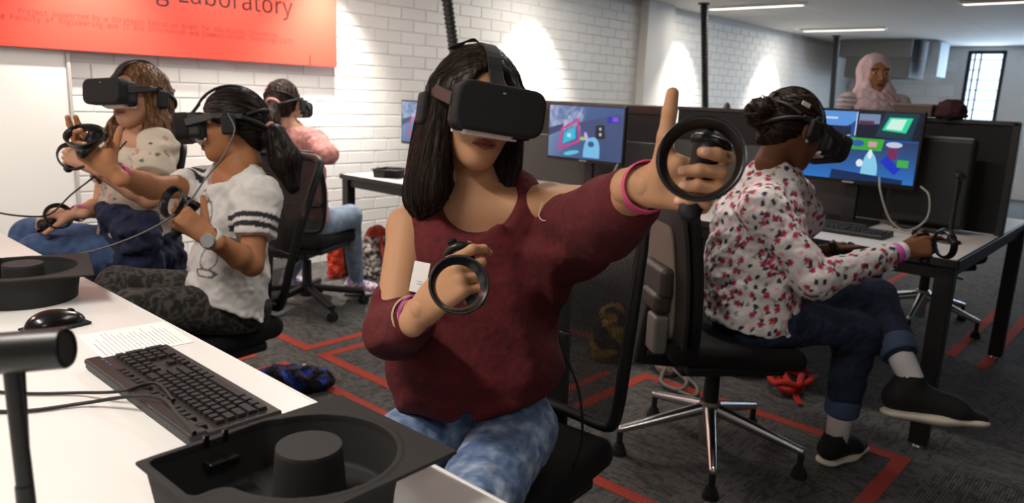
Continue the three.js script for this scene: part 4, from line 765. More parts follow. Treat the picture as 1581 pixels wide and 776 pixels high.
  for (const k of ['R', 'L']) shoe(t, J['a' + k].clone().setY(0.094), V(-1, 0, 0.1), Yup, { upper: std(0x222222, 0.8), sole: std(0xcfcac2, 0.7), lace: std(0xcccccc, 0.8) });
  // straight dark bob
  const h = new Field(0.025), dark = lin('#0b0807'), light = lin('#37281f');
  h.ell(V(0, 0.032, -0.022), V(0.088, 0.1, 0.106)); h.flat(V(-0.07, 0.02, -0.005), V(-0.076, -0.15, 0.012), 0.04, 0.05, V(1, 0, 0), 0.7); h.flat(V(-0.07, -0.05, -0.04), V(-0.078, -0.168, -0.02), 0.05, 0.052, V(1, 0, 0), 0.75);
  h.flat(V(0.074, 0.02, -0.012), V(0.086, -0.13, -0.012), 0.036, 0.04, V(1, 0, 0), 0.65); h.flat(V(0, -0.02, -0.06), V(0, -0.14, -0.065), 0.085, 0.09, V(0, 0, 1), 0.6);
  h.cut(ellipsoid(V(0.004, -0.03, 0.098), V(0.062, 0.118, 0.088)), 0.012); h.cut(capsule(V(0, -0.05, 0.05), V(0, -0.3, 0.03), 0.056, 0.05), 0.012);
  h.cut(capsule(V(0, 0.126, 0.07), V(0, 0.14, -0.03), 0.008, 0.006), 0.006);
  h.tail = (d, x, y, z) => d > 0.05 ? d : d + ridge(0.002, 60, 4)(0, x, y, z) + ridge(0.0008, 170, 5)(0, x, y, z);
  const hg = h.mesh(0.0035, 0.012, hairPaint(dark, light)), st = strands(h, hg, 1500, 14, 0.17, (q) => q.y > 0.05 ? V(Math.sign(q.x) * 0.9, -0.35, -0.25) : V(0, -1, 0), dark, light, 31, undefined, 0.0005);
  const cowlick = [0, 1, 2, 3, 4, 5, 6, 7].map((k) => tube([V(-0.004, 0.125, -0.02 - k * 0.003), V(-0.018 + k * 0.001, 0.141 - k * 0.0006, -0.02), V(-0.034 - k * 0.002, 0.134 - k * 0.001, -0.018), V(-0.05 - k * 0.003, 0.112, -0.014)], 0.0012, 12, 4)).map((g) => paintGeo(g, () => dark));
  wpart(t, 'hair', [hg, ...st, ...cowlick].map((g) => g.applyMatrix4(H)), hairMat);
  headset('black headset worn by the person in the maroon top', H);
  // bracelets, name tag
  band(t, 'wristband', J.eL, J.wL, 0.95, 0.0335, 0.032, '#cf4a78', 'pink wristband'); band(t, 'bracelet', J.eL, J.wL, 0.84, 0.03, 0.004, '#3a2a22'); band(t, 'bracelet', J.eR, J.wR, 0.8, 0.03, 0.008, '#a5308e', 'purple bracelet'); band(t, 'bracelet', J.eR, J.wR, 0.66, 0.034, 0.004, '#b9a184');
  const tag = canvasTex(64, 128, (g) => { g.fillStyle = '#ece9e6'; g.fillRect(0, 0, 64, 128); g.fillStyle = '#8a8a96'; for (const y of [80, 90]) g.fillRect(26, y, 20, 3); });
  const tm = frame(V(0.8858, 0.8999, -1.0246), V(-0.9014, 0.2758, 0.3338), V(0.3369, 0.9389, -0.0701)); wpart(t, 'name_tag', rbox(0.034, 0.058, 0.002, 0.0008).applyMatrix4(tm), std(0xffffff, 0.7, { map: tag }), 'white name sticker');
  controller('hand controller with a grey band held out at arm length', V(0.8094, 1.1736, -0.4315), V(-0.8766, 0.3009, 0.3757), ...fist(o.hands[0]), { r: 0.048 });
  controller('hand controller held at the chest of the maroon top', V(0.7409, 0.961, -0.7694), V(-0.5215, 0.4497, 0.7252), ...fist(o.hands[1]), { r: 0.041 });
}

// ---------------------------------------------------------------- person in the floral blouse
{
  const J = {
    pelvis: V(2.402, 0.5191, -1.0141), neck: V(2.4588, 1.0135, -1.0457), head: V(2.5097, 1.1549, -1.0031), face: V(0.7689, -0.3791, 0.515), crown: V(0.3989, 0.9137, 0.0782), front: V(0.9633, -0.1936, 0.1862),
    sR: V(2.3106, 0.9128, -0.9953), eR: V(2.3347, 0.7082, -0.8122), wR: V(2.5952, 0.7961, -0.6419), sL: V(2.7154, 0.9221, -1.0677), eL: V(2.7842, 0.5955, -1.0716), wL: V(2.7637, 0.7257, -0.952),
    hR: V(2.3593, 0.5284, -0.9728), kR: V(2.627, 0.4808, -0.7516), aR: V(2.6256, 0.11, -0.7668), hL: V(2.5577, 0.4925, -1.0159), kL: V(2.7891, 0.5762, -0.7542), aL: V(2.6263, 0.3876, -0.5701),
  };
  const o = { skin: '#6e4630', lip: '#5a2f2a', hair: '#140d0b', headScale: 1.08, sits: true, build: 1.05,
    hands: [
      { side: 'right', at: J.wR, dir: V(0.6482, 0.2475, 0.7201), back: V(-0.4735, 0.6385, 0.6067), curls: [[18, 15, 10], [45, 70, 40], [55, 75, 45], [60, 80, 45]], thumb: [0.45, 0.85, -0.2], scale: 0.98 },
      { side: 'left', at: J.wL, dir: V(0.8782, 0.0761, 0.4722), back: V(0.6212, 0.7125, -0.3263), curls: [[40, 50, 30], [55, 75, 40], [60, 80, 45], [60, 80, 45]], scale: 0.95 },
    ] };
  const { t, H } = person('person in a floral blouse and rolled-up jeans, legs crossed, looking down', J, o);
  const s = new Field(0.04), n = J.front;
  s.flat(V(2.379, 0.5264, -1.0419), V(2.4101, 0.6755, -1.0544), 0.178, 0.172, n, 0.78); s.flat(V(2.4101, 0.6755, -1.0544), V(2.43, 0.8434, -1.0546), 0.172, 0.158, n, 0.74); s.flat(V(2.43, 0.8434, -1.0546), V(2.4578, 0.952, -1.0427), 0.155, 0.115, n, 0.85);
  s.cap(V(2.4521, 0.9619, -1.0368), J.sR, 0.06, 0.07, 0.04); s.cap(V(2.4796, 0.9645, -1.0376), J.sL, 0.065, 0.072, 0.04); s.cap(V(2.5004, 0.9684, -1.031), V(2.6018, 0.8588, -0.9906), 0.075, 0.09, 0.04);
  s.cap(J.sR, J.eR, 0.068, 0.062, 0.03); s.cap(J.eR, J.wR.clone().lerp(J.eR, 0.2), 0.06, 0.042, 0.02); s.cap(J.sL, J.eL, 0.072, 0.06, 0.03); s.cap(J.eL, J.wL.clone().lerp(J.eL, 0.2), 0.06, 0.042, 0.02);
  s.cap(V(2.4719, 1.0012, -1.073), V(2.4324, 1.0032, -1.0106), 0.06, 0.058, 0.02);
  s.cut(capsule(V(2.4617, 1.0137, -1.0425), V(2.49, 1.1156, -1.0126), 0.05, 0.066), 0.006);
  s.cut(half(V(2.3154, 0.5046, -1.0141), V(0.12, 1, 0.1)), 0.012);
  s.tail = (d, x, y, z) => d > 0.05 ? d : d + 0.005 * Math.sin((x * 0.5 + y - z * 0.4) * 60 + 4 * noise(x * 5, y * 5, z * 5)) * step(0, 0.6, noise(x * 4, y * 4, z * 4)) + 0.005 * noise(x * 13, y * 13, z * 13) + 0.002 * noise(x * 34, y * 34, z * 34);
  const g = s.mesh(0.0055, 0.03), p = g.attributes.position, R = rng(77), spots = [], nn = g.attributes.normal;
  for (let k = 0; k < 14000 && spots.length < 900; k++) { const i = Math.floor(R() * p.count), q = V(p.getX(i), p.getY(i), p.getZ(i)); if (spots.every((e) => e.q.distanceToSquared(q) > 0.027 * 0.027)) { const N = V(nn.getX(i), nn.getY(i), nn.getZ(i)), a = V(0.3, 1, 0.2).cross(N).normalize(); spots.push({ q, kind: R(), a, b: V().crossVectors(N, a), turn: R() * 6.3 }); } }
  const grid = new Map(), key = (x, y, z) => Math.floor(x / 0.03) + ',' + Math.floor(y / 0.03) + ',' + Math.floor(z / 0.03);
  for (const e of spots) for (let i = -1; i < 2; i++) for (let j = -1; j < 2; j++) for (let k = -1; k < 2; k++) { const c = key(e.q.x + i * 0.03, e.q.y + j * 0.03, e.q.z + k * 0.03); if (!grid.has(c)) grid.set(c, []); grid.get(c).push(e); }
  const base = lin('#d9d2d2'), pink = lin('#c64c63'), deep = lin('#8f2740'), navy = lin('#262b45'), olive = lin('#8b8468'), pale = lin('#e3a6ad');
  paintGeo(g, (x, y, z) => {
    let c = base;
    for (const e of grid.get(key(x, y, z)) || []) {
      const dx = x - e.q.x, dy = y - e.q.y, dz = z - e.q.z, u = dx * e.a.x + dy * e.a.y + dz * e.a.z, v = dx * e.b.x + dy * e.b.y + dz * e.b.z, r = Math.hypot(u, v), th = Math.atan2(v, u) + e.turn;
      if (Math.abs(dx * dx + dy * dy + dz * dz) > 0.0009) continue;
      if (e.kind < 0.5) { const R2 = 0.0105 + 0.0018 * Math.cos(5 * th); if (r < R2) c = r < 0.004 ? deep : noise(x * 300, y * 300, z * 300) > 0.15 ? deep : pink; else if (r < 0.019 && Math.cos(th) > 0.86) c = navy; }
      else if (e.kind < 0.72) { const R2 = 0.009 * (0.6 + 0.5 * Math.abs(Math.cos(th))); if (r < R2) c = navy; } else if (e.kind < 0.86) { if (r < 0.007 + 0.002 * Math.cos(3 * th)) c = olive; } else if (r < 0.0075) c = pale;
    }
    return c;
  });
  wpart(t, 'floral_blouse', boxUV(g), cloth());
  const j = new Field(0.03); j.flat(V(2.4091, 0.4988, -1.015), V(2.4112, 0.4627, -1.0166), 0.16, 0.155, n, 0.8);
  const cuffR = J.kR.clone().lerp(J.aR, 0.72), cuffL = J.kL.clone().lerp(J.aL, 0.66);
  j.cap(J.hR, J.kR, 0.098, 0.075); j.cap(J.kR, cuffR, 0.074, 0.056, 0.02); j.cap(J.hL, J.kL, 0.095, 0.073); j.cap(J.kL, cuffL, 0.072, 0.058, 0.02);
  j.cut(seatCut(J, 0.462), 0.01);
  j.tail = (d, x, y, z) => d > 0.05 ? d : d + 0.004 * noise(x * 15, y * 15, z * 15) + 0.002 * noise(x * 38, y * 38, z * 38);
  const b1 = lin('#1b2842'), b2 = lin('#11182b');
  wpart(t, 'jeans', boxUV(j.mesh(0.009, 0.03, (x, y, z) => mix(b1, b2, 0.5 + 0.5 * noise(x * 40, y * 40, z * 40)))), cloth());
  for (const [k, a, r] of [['R', J.aR, 0.06], ['L', J.aL, 0.062]]) {
    const c = k === 'R' ? cuffR : cuffL, d = a.clone().sub(J['k' + k]).normalize(), cf = new Field(0.01); cf.cap(c.clone().addScaledVector(d, -0.02), c.clone().addScaledVector(d, 0.022), r, r * 0.97); cf.cut(half(c.clone().addScaledVector(d, 0.03), d.clone().negate()), 0.006); cf.cut(half(c.clone().addScaledVector(d, -0.035), d), 0.006); cf.cut(capsule(c, a, 0.046, 0.046), 0.004);
    wpart(t, 'rolled_cuff', boxUV(cf.mesh(0.006, 0.02, () => lin('#3c4b68'))), cloth(), 'paler turned-up jean cuff');
    const so = new Field(0.01); so.cap(a.clone().addScaledVector(d, -0.06), a.clone().addScaledVector(d, 0.02), 0.042, 0.038); so.cut(half(a.clone().addScaledVector(d, -0.075), d), 0.004);
    wpart(t, 'sock', boxUV(so.mesh(0.006, 0.02, () => lin('#c9c6c8'))), cloth(), 'white ankle sock');
  }
  const sm = { upper: std(0x0b0b0d, 0.85), sole: std(0xd6cdbb, 0.6), lace: std(0x18181a, 0.8) };
  shoe(t, J.aR.clone().setY(0.097), V(0.98, 0, 0.25), Yup, { ...sm, scale: 1.04 }); shoe(t, V(2.602, 0.3697, -0.5456), V(0.4816, -0.0127, 0.8763), V(0.1656, 0.9783, -0.1244), { ...sm, scale: 1.28 });
  const h = new Field(0.02), dark = lin('#0c0706'), light = lin('#3a2418');
  h.ell(V(0, 0.034, -0.026), V(0.084, 0.094, 0.1)); h.ell(V(0, -0.025, -0.07), V(0.06, 0.06, 0.045), null, 0.03); h.ell(V(0, 0.006, -0.138), V(0.045, 0.045, 0.04), null, 0.012);
  h.cut(ellipsoid(V(0, -0.055, 0.085), V(0.09, 0.105, 0.085)), 0.012); for (const q of [-1, 1]) h.cut(ellipsoid(V(q * 0.09, -0.03, 0.0), V(0.03, 0.05, 0.03)), 0.01);
  h.tail = (d, x, y, z) => d > 0.05 ? d : d + 0.0025 * noise(x * 40, y * 80, z * 20) + 0.0016 * noise(x * 90, y * 150, z * 40) + (z < -0.11 ? 0.004 * Math.sin(Math.atan2(y - 0.006, x) * 2 + Math.hypot(x, y - 0.006) * 260) : 0);
  const hg = h.mesh(0.0042, 0.012, (x, y, z) => mix(dark, light, Math.max(0, 0.4 + 0.6 * noise(x * 50, y * 160, z * 25)))), st = strands(h, hg, 350, 10, 0.1, (q) => V(0, -0.2, -1), dark, light, 5);
  wpart(t, 'hair', [hg, ...st].map((q) => q.applyMatrix4(H)), hairMat);
  headset('black headset worn by the person in the floral blouse', H, { badge: true });
  band(t, 'wristband', J.eR, J.wR, 0.93, 0.03, 0.022, '#cf5fb4', 'pink wristband'); band(t, 'wristband', J.eR, J.wR, 0.99, 0.029, 0.022, '#d9d2d4', 'white wristband');
  wpart(t, 'earring', ball(0.006, 0, 0, 0, 12).applyMatrix4(frame(V(-0.086 , -0.04, -0.006).applyMatrix4(H), V(0, 0, 1), Yup)), std(0xd8d4cc, 0.3, { metalness: 0.8 }));
  controller('hand controller held over the corner of the computer desk', V(2.6466, 0.8331, -0.5352), V(0.7665, 0.1139, 0.632), ...fist(o.hands[0]), { r: 0.046 });
  controller('hand controller half hidden behind the floral sleeve', V(2.7577, 0.7308, -0.8991), V(0.4918, 0.4185, 0.7635), ...fist(o.hands[1]), { r: 0.04 });
}

// ---------------------------------------------------------------- person in the white T-shirt
{
  const J = {
    pelvis: V(1.1316, 0.526, -2.2767), neck: V(1.1659, 0.9696, -2.2409), head: V(1.155, 1.103, -2.2645), face: V(-0.8623, -0.0795, -0.5001), crown: V(0.1656, 0.9783, -0.1244), front: V(-0.9761, 0.0912, -0.1974),
    sL: V(1.1521, 0.9063, -2.0834), eL: V(1.0853, 0.7122, -2.02), wL: V(0.9392, 0.8204, -1.9874), sR: V(1.1435, 0.902, -2.4127), eR: V(0.9403, 0.9149, -2.337), wR: V(0.778, 0.9872, -2.2041),
    hL: V(1.148, 0.5233, -2.1964), kL: V(0.8215, 0.5676, -2.2372), aL: V(0.5, 0.1, -1.95), hR: V(1.1578, 0.5143, -2.412), kR: V(0.8847, 0.574, -2.5207), aR: V(0.5, 0.1, -2.2),
  };
  const o = { skin: '#a8734f', lip: '#8a4a42', hair: '#120d0c', headScale: 0.97, sits: true, build: 0.98,
    hands: [
      { side: 'left', at: J.wL, dir: V(-0.617, 0.6121, -0.4945), back: V(-0.5056, 0.4947, 0.7069), curls: [[35, 45, 25], [55, 75, 40], [60, 80, 45], [60, 80, 45]], scale: 0.97 },
      { side: 'right', at: J.wR, dir: V(-0.5548, 0.6536, -0.5148), back: V(0.0319, -0.7139, -0.6995), curls: [[12, 20, 12], [15, 25, 15], [35, 50, 30], [45, 60, 35]], thumb: [0.8, 0.5, -0.3], spread: 0.1, scale: 1.0 },
    ] };
  const { t, H } = person('person in a white T-shirt with black sleeve stripes, reaching forward', J, o);
  const s = new Field(0.035), n = J.front;
  s.flat(V(1.104, 0.4879, -2.2342), V(1.1261, 0.6161, -2.2501), 0.16, 0.152, n, 0.78); s.flat(V(1.1261, 0.6161, -2.2501), V(1.1549, 0.8488, -2.2456), 0.15, 0.148, n, 0.72); s.flat(V(1.1549, 0.8488, -2.2456), V(1.165, 0.9238, -2.2427), 0.14, 0.095, n, 0.64);
  const hemL = J.sL.clone().lerp(J.eL, 0.52), hemR = J.sR.clone().lerp(J.eR, 0.42);
  s.cap(V(1.1646, 0.935, -2.2161), J.sL, 0.055, 0.062, 0.04); s.cap(V(1.1674, 0.9288, -2.2722), J.sR, 0.055, 0.06, 0.04); s.cap(J.sL, hemL, 0.064, 0.064, 0.02); s.cap(J.sR, hemR, 0.062, 0.06, 0.02);
  const aL = J.eL.clone().sub(J.sL).normalize(), aR = J.eR.clone().sub(J.sR).normalize(), endL = hemL.clone().addScaledVector(aL, 0.02), endR = hemR.clone().addScaledVector(aR, 0.02);
  s.cut((x, y, z) => Math.max(half(endL, aL.clone().negate())(x, y, z), Math.hypot(x - endL.x, y - endL.y, z - endL.z) - 0.095), 0.004); s.cut((x, y, z) => Math.max(half(endR, aR.clone().negate())(x, y, z), Math.hypot(x - endR.x, y - endR.y, z - endR.z) - 0.09), 0.004);
  s.cut(ellipsoid(V(1.127, 0.973, -2.2241), V(0.07, 0.065, 0.09)), 0.006); s.cut(half(V(1.1005, 0.5491, -2.2574), V(0.3734, 0.9192, 0.1254)), 0.012);
  s.tail = (d, x, y, z) => d > 0.05 ? d : d + 0.005 * Math.sin((x * 0.6 + y * 0.9 + z * 0.2) * 55 + 4 * noise(x * 5, y * 5, z * 5)) * step(0, 0.6, noise(x * 4 + 3, y * 4, z * 4)) + 0.005 * noise(x * 12, y * 12, z * 12) + 0.0015 * noise(x * 34, y * 34, z * 34);
  const white = lin('#d9d6d3'), ink = lin('#26262b'), line = lin('#5d5d63'), gold = lin('#a58d5f');
  const fm = frame(V(1.051, 0.8112, -2.2117), V(-0.9791, 0.1495, 0.138), Yup), inv = fm.clone().invert(), q = V();
  wpart(t, 't_shirt', boxUV(s.mesh(0.005, 0.03, (x, y, z) => {
    const dl = (x - J.sL.x) * aL.x + (y - J.sL.y) * aL.y + (z - J.sL.z) * aL.z, dr = (x - J.sR.x) * aR.x + (y - J.sR.y) * aR.y + (z - J.sR.z) * aR.z, L = hemL.distanceTo(J.sL), RR = hemR.distanceTo(J.sR);
    const nearL = Math.hypot(x - J.sL.x - aL.x * dl, y - J.sL.y - aL.y * dl, z - J.sL.z - aL.z * dl) < 0.085, nearR = Math.hypot(x - J.sR.x - aR.x * dr, y - J.sR.y - aR.y * dr, z - J.sR.z - aR.z * dr) < 0.08;
    const stripe = (d, l) => (d > l - 0.045 && d < l - 0.028) || (d > l - 0.016 && d < l + 0.001); if ((nearL && stripe(dl, L)) || (nearR && stripe(dr, RR))) return ink;
    q.set(x, y, z).applyMatrix4(inv); const px = q.x, py = q.y;   // line drawing printed on the front
    if (q.z > -0.12 && q.z < 0.12) { const ring = (cx, cy, rx, ry) => Math.abs(Math.hypot((px - cx) / rx, (py - cy) / ry) - 1) * Math.min(rx, ry) < 0.0022; if (ring(-0.03, 0.075, 0.03, 0.026) || ring(0.004, 0.03, 0.022, 0.04) || ring(-0.012, -0.03, 0.02, 0.03) || ring(0.03, -0.1, 0.03, 0.04) || ring(0.03, -0.15, 0.036, 0.012)) return line; if (Math.abs(py + 0.062) < 0.01 && px < 0.0 && px > -0.09 && Math.sin(px * 300) > 0) return gold; }
    return white;
  })), cloth());
  const j = new Field(0.03); j.flat(V(1.1396, 0.5274, -2.2835), V(1.1374, 0.5106, -2.2806), 0.142, 0.142, n, 0.75);
  for (const k of ['L', 'R']) { j.cap(J['h' + k], J['k' + k], 0.088, 0.064); j.cap(J['k' + k], J['a' + k], 0.06, 0.042); }
  j.cut(seatCut(J), 0.01);
  const c1 = lin('#1b1917'), c2 = lin('#4a4642');
  wpart(t, 'patterned_leggings', boxUV(j.mesh(0.007, 0.03, (x, y, z) => { const w = Math.sin(x * 60 + 5 * noise(x * 12, y * 12, z * 12)) * Math.sin(z * 46 + 5 * noise(z * 12, x * 12, y * 12)); return Math.abs(w) < 0.28 ? c2 : mix(c1, c2, 0.35 * Math.max(0, noise(x * 60, y * 60, z * 60))); })), cloth());
  for (const k of ['R', 'L']) shoe(t, J['a' + k].clone().setY(0.094), V(-1, 0, 0), Yup, { upper: std(0x2a2a2c, 0.8), sole: std(0xbfbab2, 0.7), lace: std(0x999999, 0.8) });
  const h = new Field(0.02), dark = lin('#0a0706'), light = lin('#241a16');
  h.ell(V(0, 0.034, -0.024), V(0.084, 0.096, 0.1)); h.ell(V(0, -0.03, -0.07), V(0.055, 0.06, 0.04), null, 0.03);
  h.cap(V(0.01, -0.015, -0.115), V(0.02, -0.04, -0.14), 0.022, 0.03, 0.015); h.cap(V(0.02, -0.04, -0.14), V(0.03, -0.12, -0.165), 0.036, 0.046, 0.03); h.cap(V(0.03, -0.12, -0.165), V(0.04, -0.21, -0.18), 0.046, 0.022, 0.03);
  h.cut(ellipsoid(V(0, -0.055, 0.1), V(0.095, 0.115, 0.088)), 0.012); for (const k of [-1, 1]) h.cut(ellipsoid(V(k * 0.09, -0.03, 0.005), V(0.03, 0.045, 0.03)), 0.01);
  h.tail = (d, x, y, z) => d > 0.05 ? d : z < -0.12 ? d + 0.002 * noise(x * 90, y * 9, z * 90) : d + 0.0015 * noise(x * 45, y * 90, z * 16);
  const hg = h.mesh(0.0042, 0.012, hairPaint(dark, light, 120, 14)), st = strands(h, hg, 350, 10, 0.1, (w) => w.z < -0.11 ? V(0, -1, -0.1) : V(0, -0.3, -1), dark, light, 8);
  wpart(t, 'hair', [hg, ...st].map((w) => w.applyMatrix4(H)), hairMat);
  wpart(t, 'hair_tie', new THREE.TorusGeometry(0.026, 0.009, 10, 24).applyMatrix4(frame(V(0.014, -0.022, -0.122), V(0.3, -0.5, -0.8), Yup)).applyMatrix4(H), std(0xc98f8a, 0.8), 'pink hair tie');
  headset('black headset worn by the person in the white T-shirt', H);
  band(t, 'wristband', J.eR, J.wR, 0.86, 0.029, 0.02, '#d63d8a', 'pink wristband');
  band(t, 'wrist_watch', J.eL, J.wL, 0.92, 0.03, 0.02, '#d8d8d6', 'white wrist watch'); wpart(t, 'watch_face', cyl(0.019, 0.02, 0.01, 0, 0, 0).rotateX(Math.PI / 2).applyMatrix4(frame(J.eL.clone().lerp(J.wL, 0.92).add(V(-0.6688, 0.0146, 0.7433).multiplyScalar(0.032)), V(-0.7382, 0.0107, 0.6745), Yup)), std(0x9a9a98, 0.35), 'grey watch dial');
  controller('hand controller held at the chest of the white T-shirt', V(0.8565, 0.9195, -2.0036), V(-0.9098, 0.3987, 0.1152), ...fist(o.hands[0]), { r: 0.042 });
  controller('hand controller held out by the pink-banded arm', V(0.7151, 1.0828, -2.1972), V(-0.2767, 0.8702, 0.4076), ...fist(o.hands[1]), { r: 0.047 });
  cable('grey headset cable looping from the white T-shirt wearer to the desk', [V(1.0949, 1.1502, -2.1475), V(1.092, 1.1049, -2.1059), V(1.0555, 1.0295, -2.1074), V(0.9939, 0.9672, -2.0951), V(0.8764, 0.9106, -1.9787), V(0.8038, 0.8695, -1.9701), V(0.7227, 0.8289, -2.0016), V(0.6444, 0.7999, -2.049), V(0.5586, 0.7871, -2.1098)], 0.0024, std(0x5d5955, 0.5));
}

// ---------------------------------------------------------------- person in the cream printed blouse
{
  const J = {
    pelvis: V(1.114, 0.5815, -2.9253), neck: V(1.1552, 1.0329, -2.9607), head: V(1.1595, 1.1702, -2.9686), face: V(-0.9188, 0.1311, 0.3723), crown: V(0.1523, 0.9785, -0.1393), front: V(-0.9914, 0.1171, -0.0588),
    sL: V(1.1579, 1.0004, -2.8099), eL: V(1.0667, 0.8301, -2.6894), wL: V(0.9022, 0.9476, -2.726), sR: V(1.1219, 0.9694, -3.1612), eR: V(1.0542, 0.7492, -3.1059), wR: V(0.918, 0.7478, -2.9817),
    hL: V(1.0987, 0.5816, -2.8506), kL: V(0.81, 0.5986, -3.0548), aL: V(0.6, 0.1, -2.85), hR: V(1.11, 0.5734, -3.0801), kR: V(0.8514, 0.6192, -3.2905), aR: V(0.6, 0.1, -3.1),
  };
  const o = { skin: '#c49479', lip: '#a5605a', hair: '#4a3020', headScale: 1.06, sits: true, build: 1,
    hands: [
      { side: 'left', at: J.wL, dir: V(-0.6096, 0.4404, -0.6591), back: V(-0.5428, 0.5868, 0.6009), curls: [[35, 45, 25], [50, 70, 40], [55, 75, 40], [60, 75, 40]] },
      { side: 'right', at: J.wR, dir: V(-0.8098, 0.0026, -0.5867), back: V(-0.1809, 0.9772, 0.1113), curls: [[30, 45, 25], [45, 70, 40], [55, 75, 40], [60, 75, 40]] },
    ] };
  const { t, H } = person('person with long brown hair in a cream printed blouse, jacket round the waist', J, o);
  const s = new Field(0.035), n = J.front;
  s.flat(V(1.111, 0.6103, -2.9377), V(1.1259, 0.7583, -2.9526), 0.17, 0.165, n, 0.76); s.flat(V(1.1259, 0.7583, -2.9526), V(1.1392, 0.9018, -2.9524), 0.16, 0.155, n, 0.72); s.flat(V(1.1392, 0.9018, -2.9524), V(1.1484, 0.9801, -2.9516), 0.14, 0.085, n, 0.6);
  const hemL = J.sL.clone().lerp(J.eL, 0.5), hemR = J.sR.clone().lerp(J.eR, 0.45);
  s.cap(V(1.1487, 0.9966, -2.926), J.sL, 0.045, 0.06, 0.03); s.cap(V(1.1451, 0.9919, -2.9897), J.sR, 0.055, 0.06, 0.04); s.cap(J.sL, hemL, 0.07, 0.072, 0.02); s.cap(J.sR, hemR, 0.064, 0.064, 0.02);
  const aL = J.eL.clone().sub(J.sL).normalize(), endL = hemL.clone().addScaledVector(aL, 0.025); s.cut((x, y, z) => Math.max(half(endL, aL.clone().negate())(x, y, z), Math.hypot(x - endL.x, y - endL.y, z - endL.z) - 0.1), 0.004);
  s.cut(ellipsoid(V(1.115, 1.0411, -2.9163), V(0.06, 0.08, 0.08)), 0.006);
  s.tail = (d, x, y, z) => d > 0.05 ? d : d + 0.006 * noise(x * 11, y * 11, z * 11) + 0.004 * Math.sin((x * 0.5 + y + z * 0.3) * 55 + 4 * noise(x * 5, y * 5, z * 5)) * step(0, 0.5, noise(x * 4, y * 4, z * 4));
  const cream = lin('#cfc3b2'), mot = [lin('#4d6b4a'), lin('#c98a8f'), lin('#33302f')];
  wpart(t, 'printed_blouse', boxUV(s.mesh(0.0065, 0.03, (x, y, z) => { const v = noise(x * 22, y * 16, z * 22); return v > 0.7 ? mot[Math.floor((noise(x * 7, y * 7, z * 7 + 5) * 0.5 + 0.5) * 2.99)] : cream; })), cloth());
  const j = new Field(0.03); j.flat(V(1.1167, 0.5694, -2.9338), V(1.1129, 0.54, -2.9287), 0.15, 0.15, n, 0.8); for (const k of ['L', 'R']) { j.cap(J['h' + k], J['k' + k], 0.09, 0.07); j.cap(J['k' + k], J['a' + k], 0.068, 0.05); }
  j.cut(seatCut(J), 0.01);
  const b1 = lin('#4a628c'), b2 = lin('#2f4468');
  wpart(t, 'jeans', boxUV(j.mesh(0.009, 0.03, (x, y, z) => mix(b1, b2, 0.5 + 0.5 * noise(x * 26, y * 26, z * 26)))), cloth());
  for (const k of ['R', 'L']) shoe(t, J['a' + k].clone().setY(0.094), V(-1, 0, 0), Yup, { upper: std(0x3a3a3c, 0.8), sole: std(0xbfbab2, 0.7), lace: std(0x999999, 0.8) });
  const k = new Field(0.03); k.flat(V(1.1265, 0.679, -2.9421), V(1.1115, 0.562, -2.9219), 0.16, 0.185, n, 0.85); k.cap(V(1.0114, 0.746, -2.8468), V(1.0434, 0.6777, -2.6978), 0.05, 0.06); k.cap(V(1.0577, 0.7233, -2.7269), V(1.0578, 0.5603, -2.706), 0.06, 0.05); k.cap(V(1.005, 0.7022, -2.7483), V(1.0151, 0.597, -2.7344), 0.05, 0.05); k.cap(V(0.9971, 0.7601, -2.9282), V(1.0182, 0.7392, -2.8065), 0.03, 0.05);
  k.cut(seatCut(J), 0.01);
  k.tail = (d, x, y, z) => d > 0.05 ? d : d + 0.012 * noise(x * 9, y * 14, z * 9) + 0.005 * noise(x * 30, y * 24, z * 30);
  wpart(t, 'navy_jacket', boxUV(k.mesh(0.009, 0.04, (x, y, z) => mix(lin('#1d2647'), lin('#121931'), 0.5 + 0.5 * noise(x * 20, y * 20, z * 20)))), cloth(), 'navy jacket bunched around the waist');
  const h = new Field(0.025), dark = lin('#3a2416'), light = lin('#8a6240');
  h.ell(V(0, 0.034, -0.022), V(0.084, 0.094, 0.1)); for (const q of [-1, 1]) { h.flat(V(q * 0.07, 0.0, -0.02), V(q * 0.085, -0.14, -0.005), 0.035, 0.05, V(1, 0, 0), 0.75); h.flat(V(q * 0.085, -0.14, -0.005), V(q * 0.085, -0.27, 0.085), 0.05, 0.03, V(1, 0, 0), 0.7); } h.flat(V(0, -0.03, -0.07), V(0, -0.28, -0.08), 0.08, 0.09, V(0, 0, 1), 0.55);
  h.cut(ellipsoid(V(0, -0.045, 0.09), V(0.066, 0.12, 0.085)), 0.012); h.cut(capsule(V(0, -0.06, 0.05), V(0, -0.3, 0.06), 0.055, 0.05), 0.012);
  h.tail = (d, x, y, z) => d > 0.06 ? d : d + 0.006 * Math.sin(y * 75 + 3 * noise(x * 20, y * 6, z * 20)) * step(0, -0.1, y) + 0.0035 * noise(x * 70, y * 9, z * 70);
  const hg = h.mesh(0.0045, 0.014, hairPaint(dark, light, 110, 12)), st = strands(h, hg, 420, 12, 0.14, (w) => w.y > 0.05 ? V(Math.sign(w.x) * 0.8, -0.5, -0.3) : V(0, -1, 0), dark, light, 12);
  wpart(t, 'hair', [hg, ...st].map((w) => w.applyMatrix4(H)), hairMat);
  headset('black headset worn by the person with long brown hair', H);
  band(t, 'wristband', J.eR, J.wR, 0.88, 0.029, 0.02, '#c9609a', 'pink wristband');
  controller('hand controller hanging below the raised hand of the cream-bloused person', V(0.8453, 0.9788, -2.7381), V(0.096, 0.3567, 0.9293), ...fist(o.hands[0]), { r: 0.044 });
  controller('hand controller resting on the jeans of the cream-bloused person', V(0.8624, 0.7434, -2.9811), V(-0.1029, 0.4697, 0.8768), ...fist(o.hands[1]), { r: 0.045 });
}

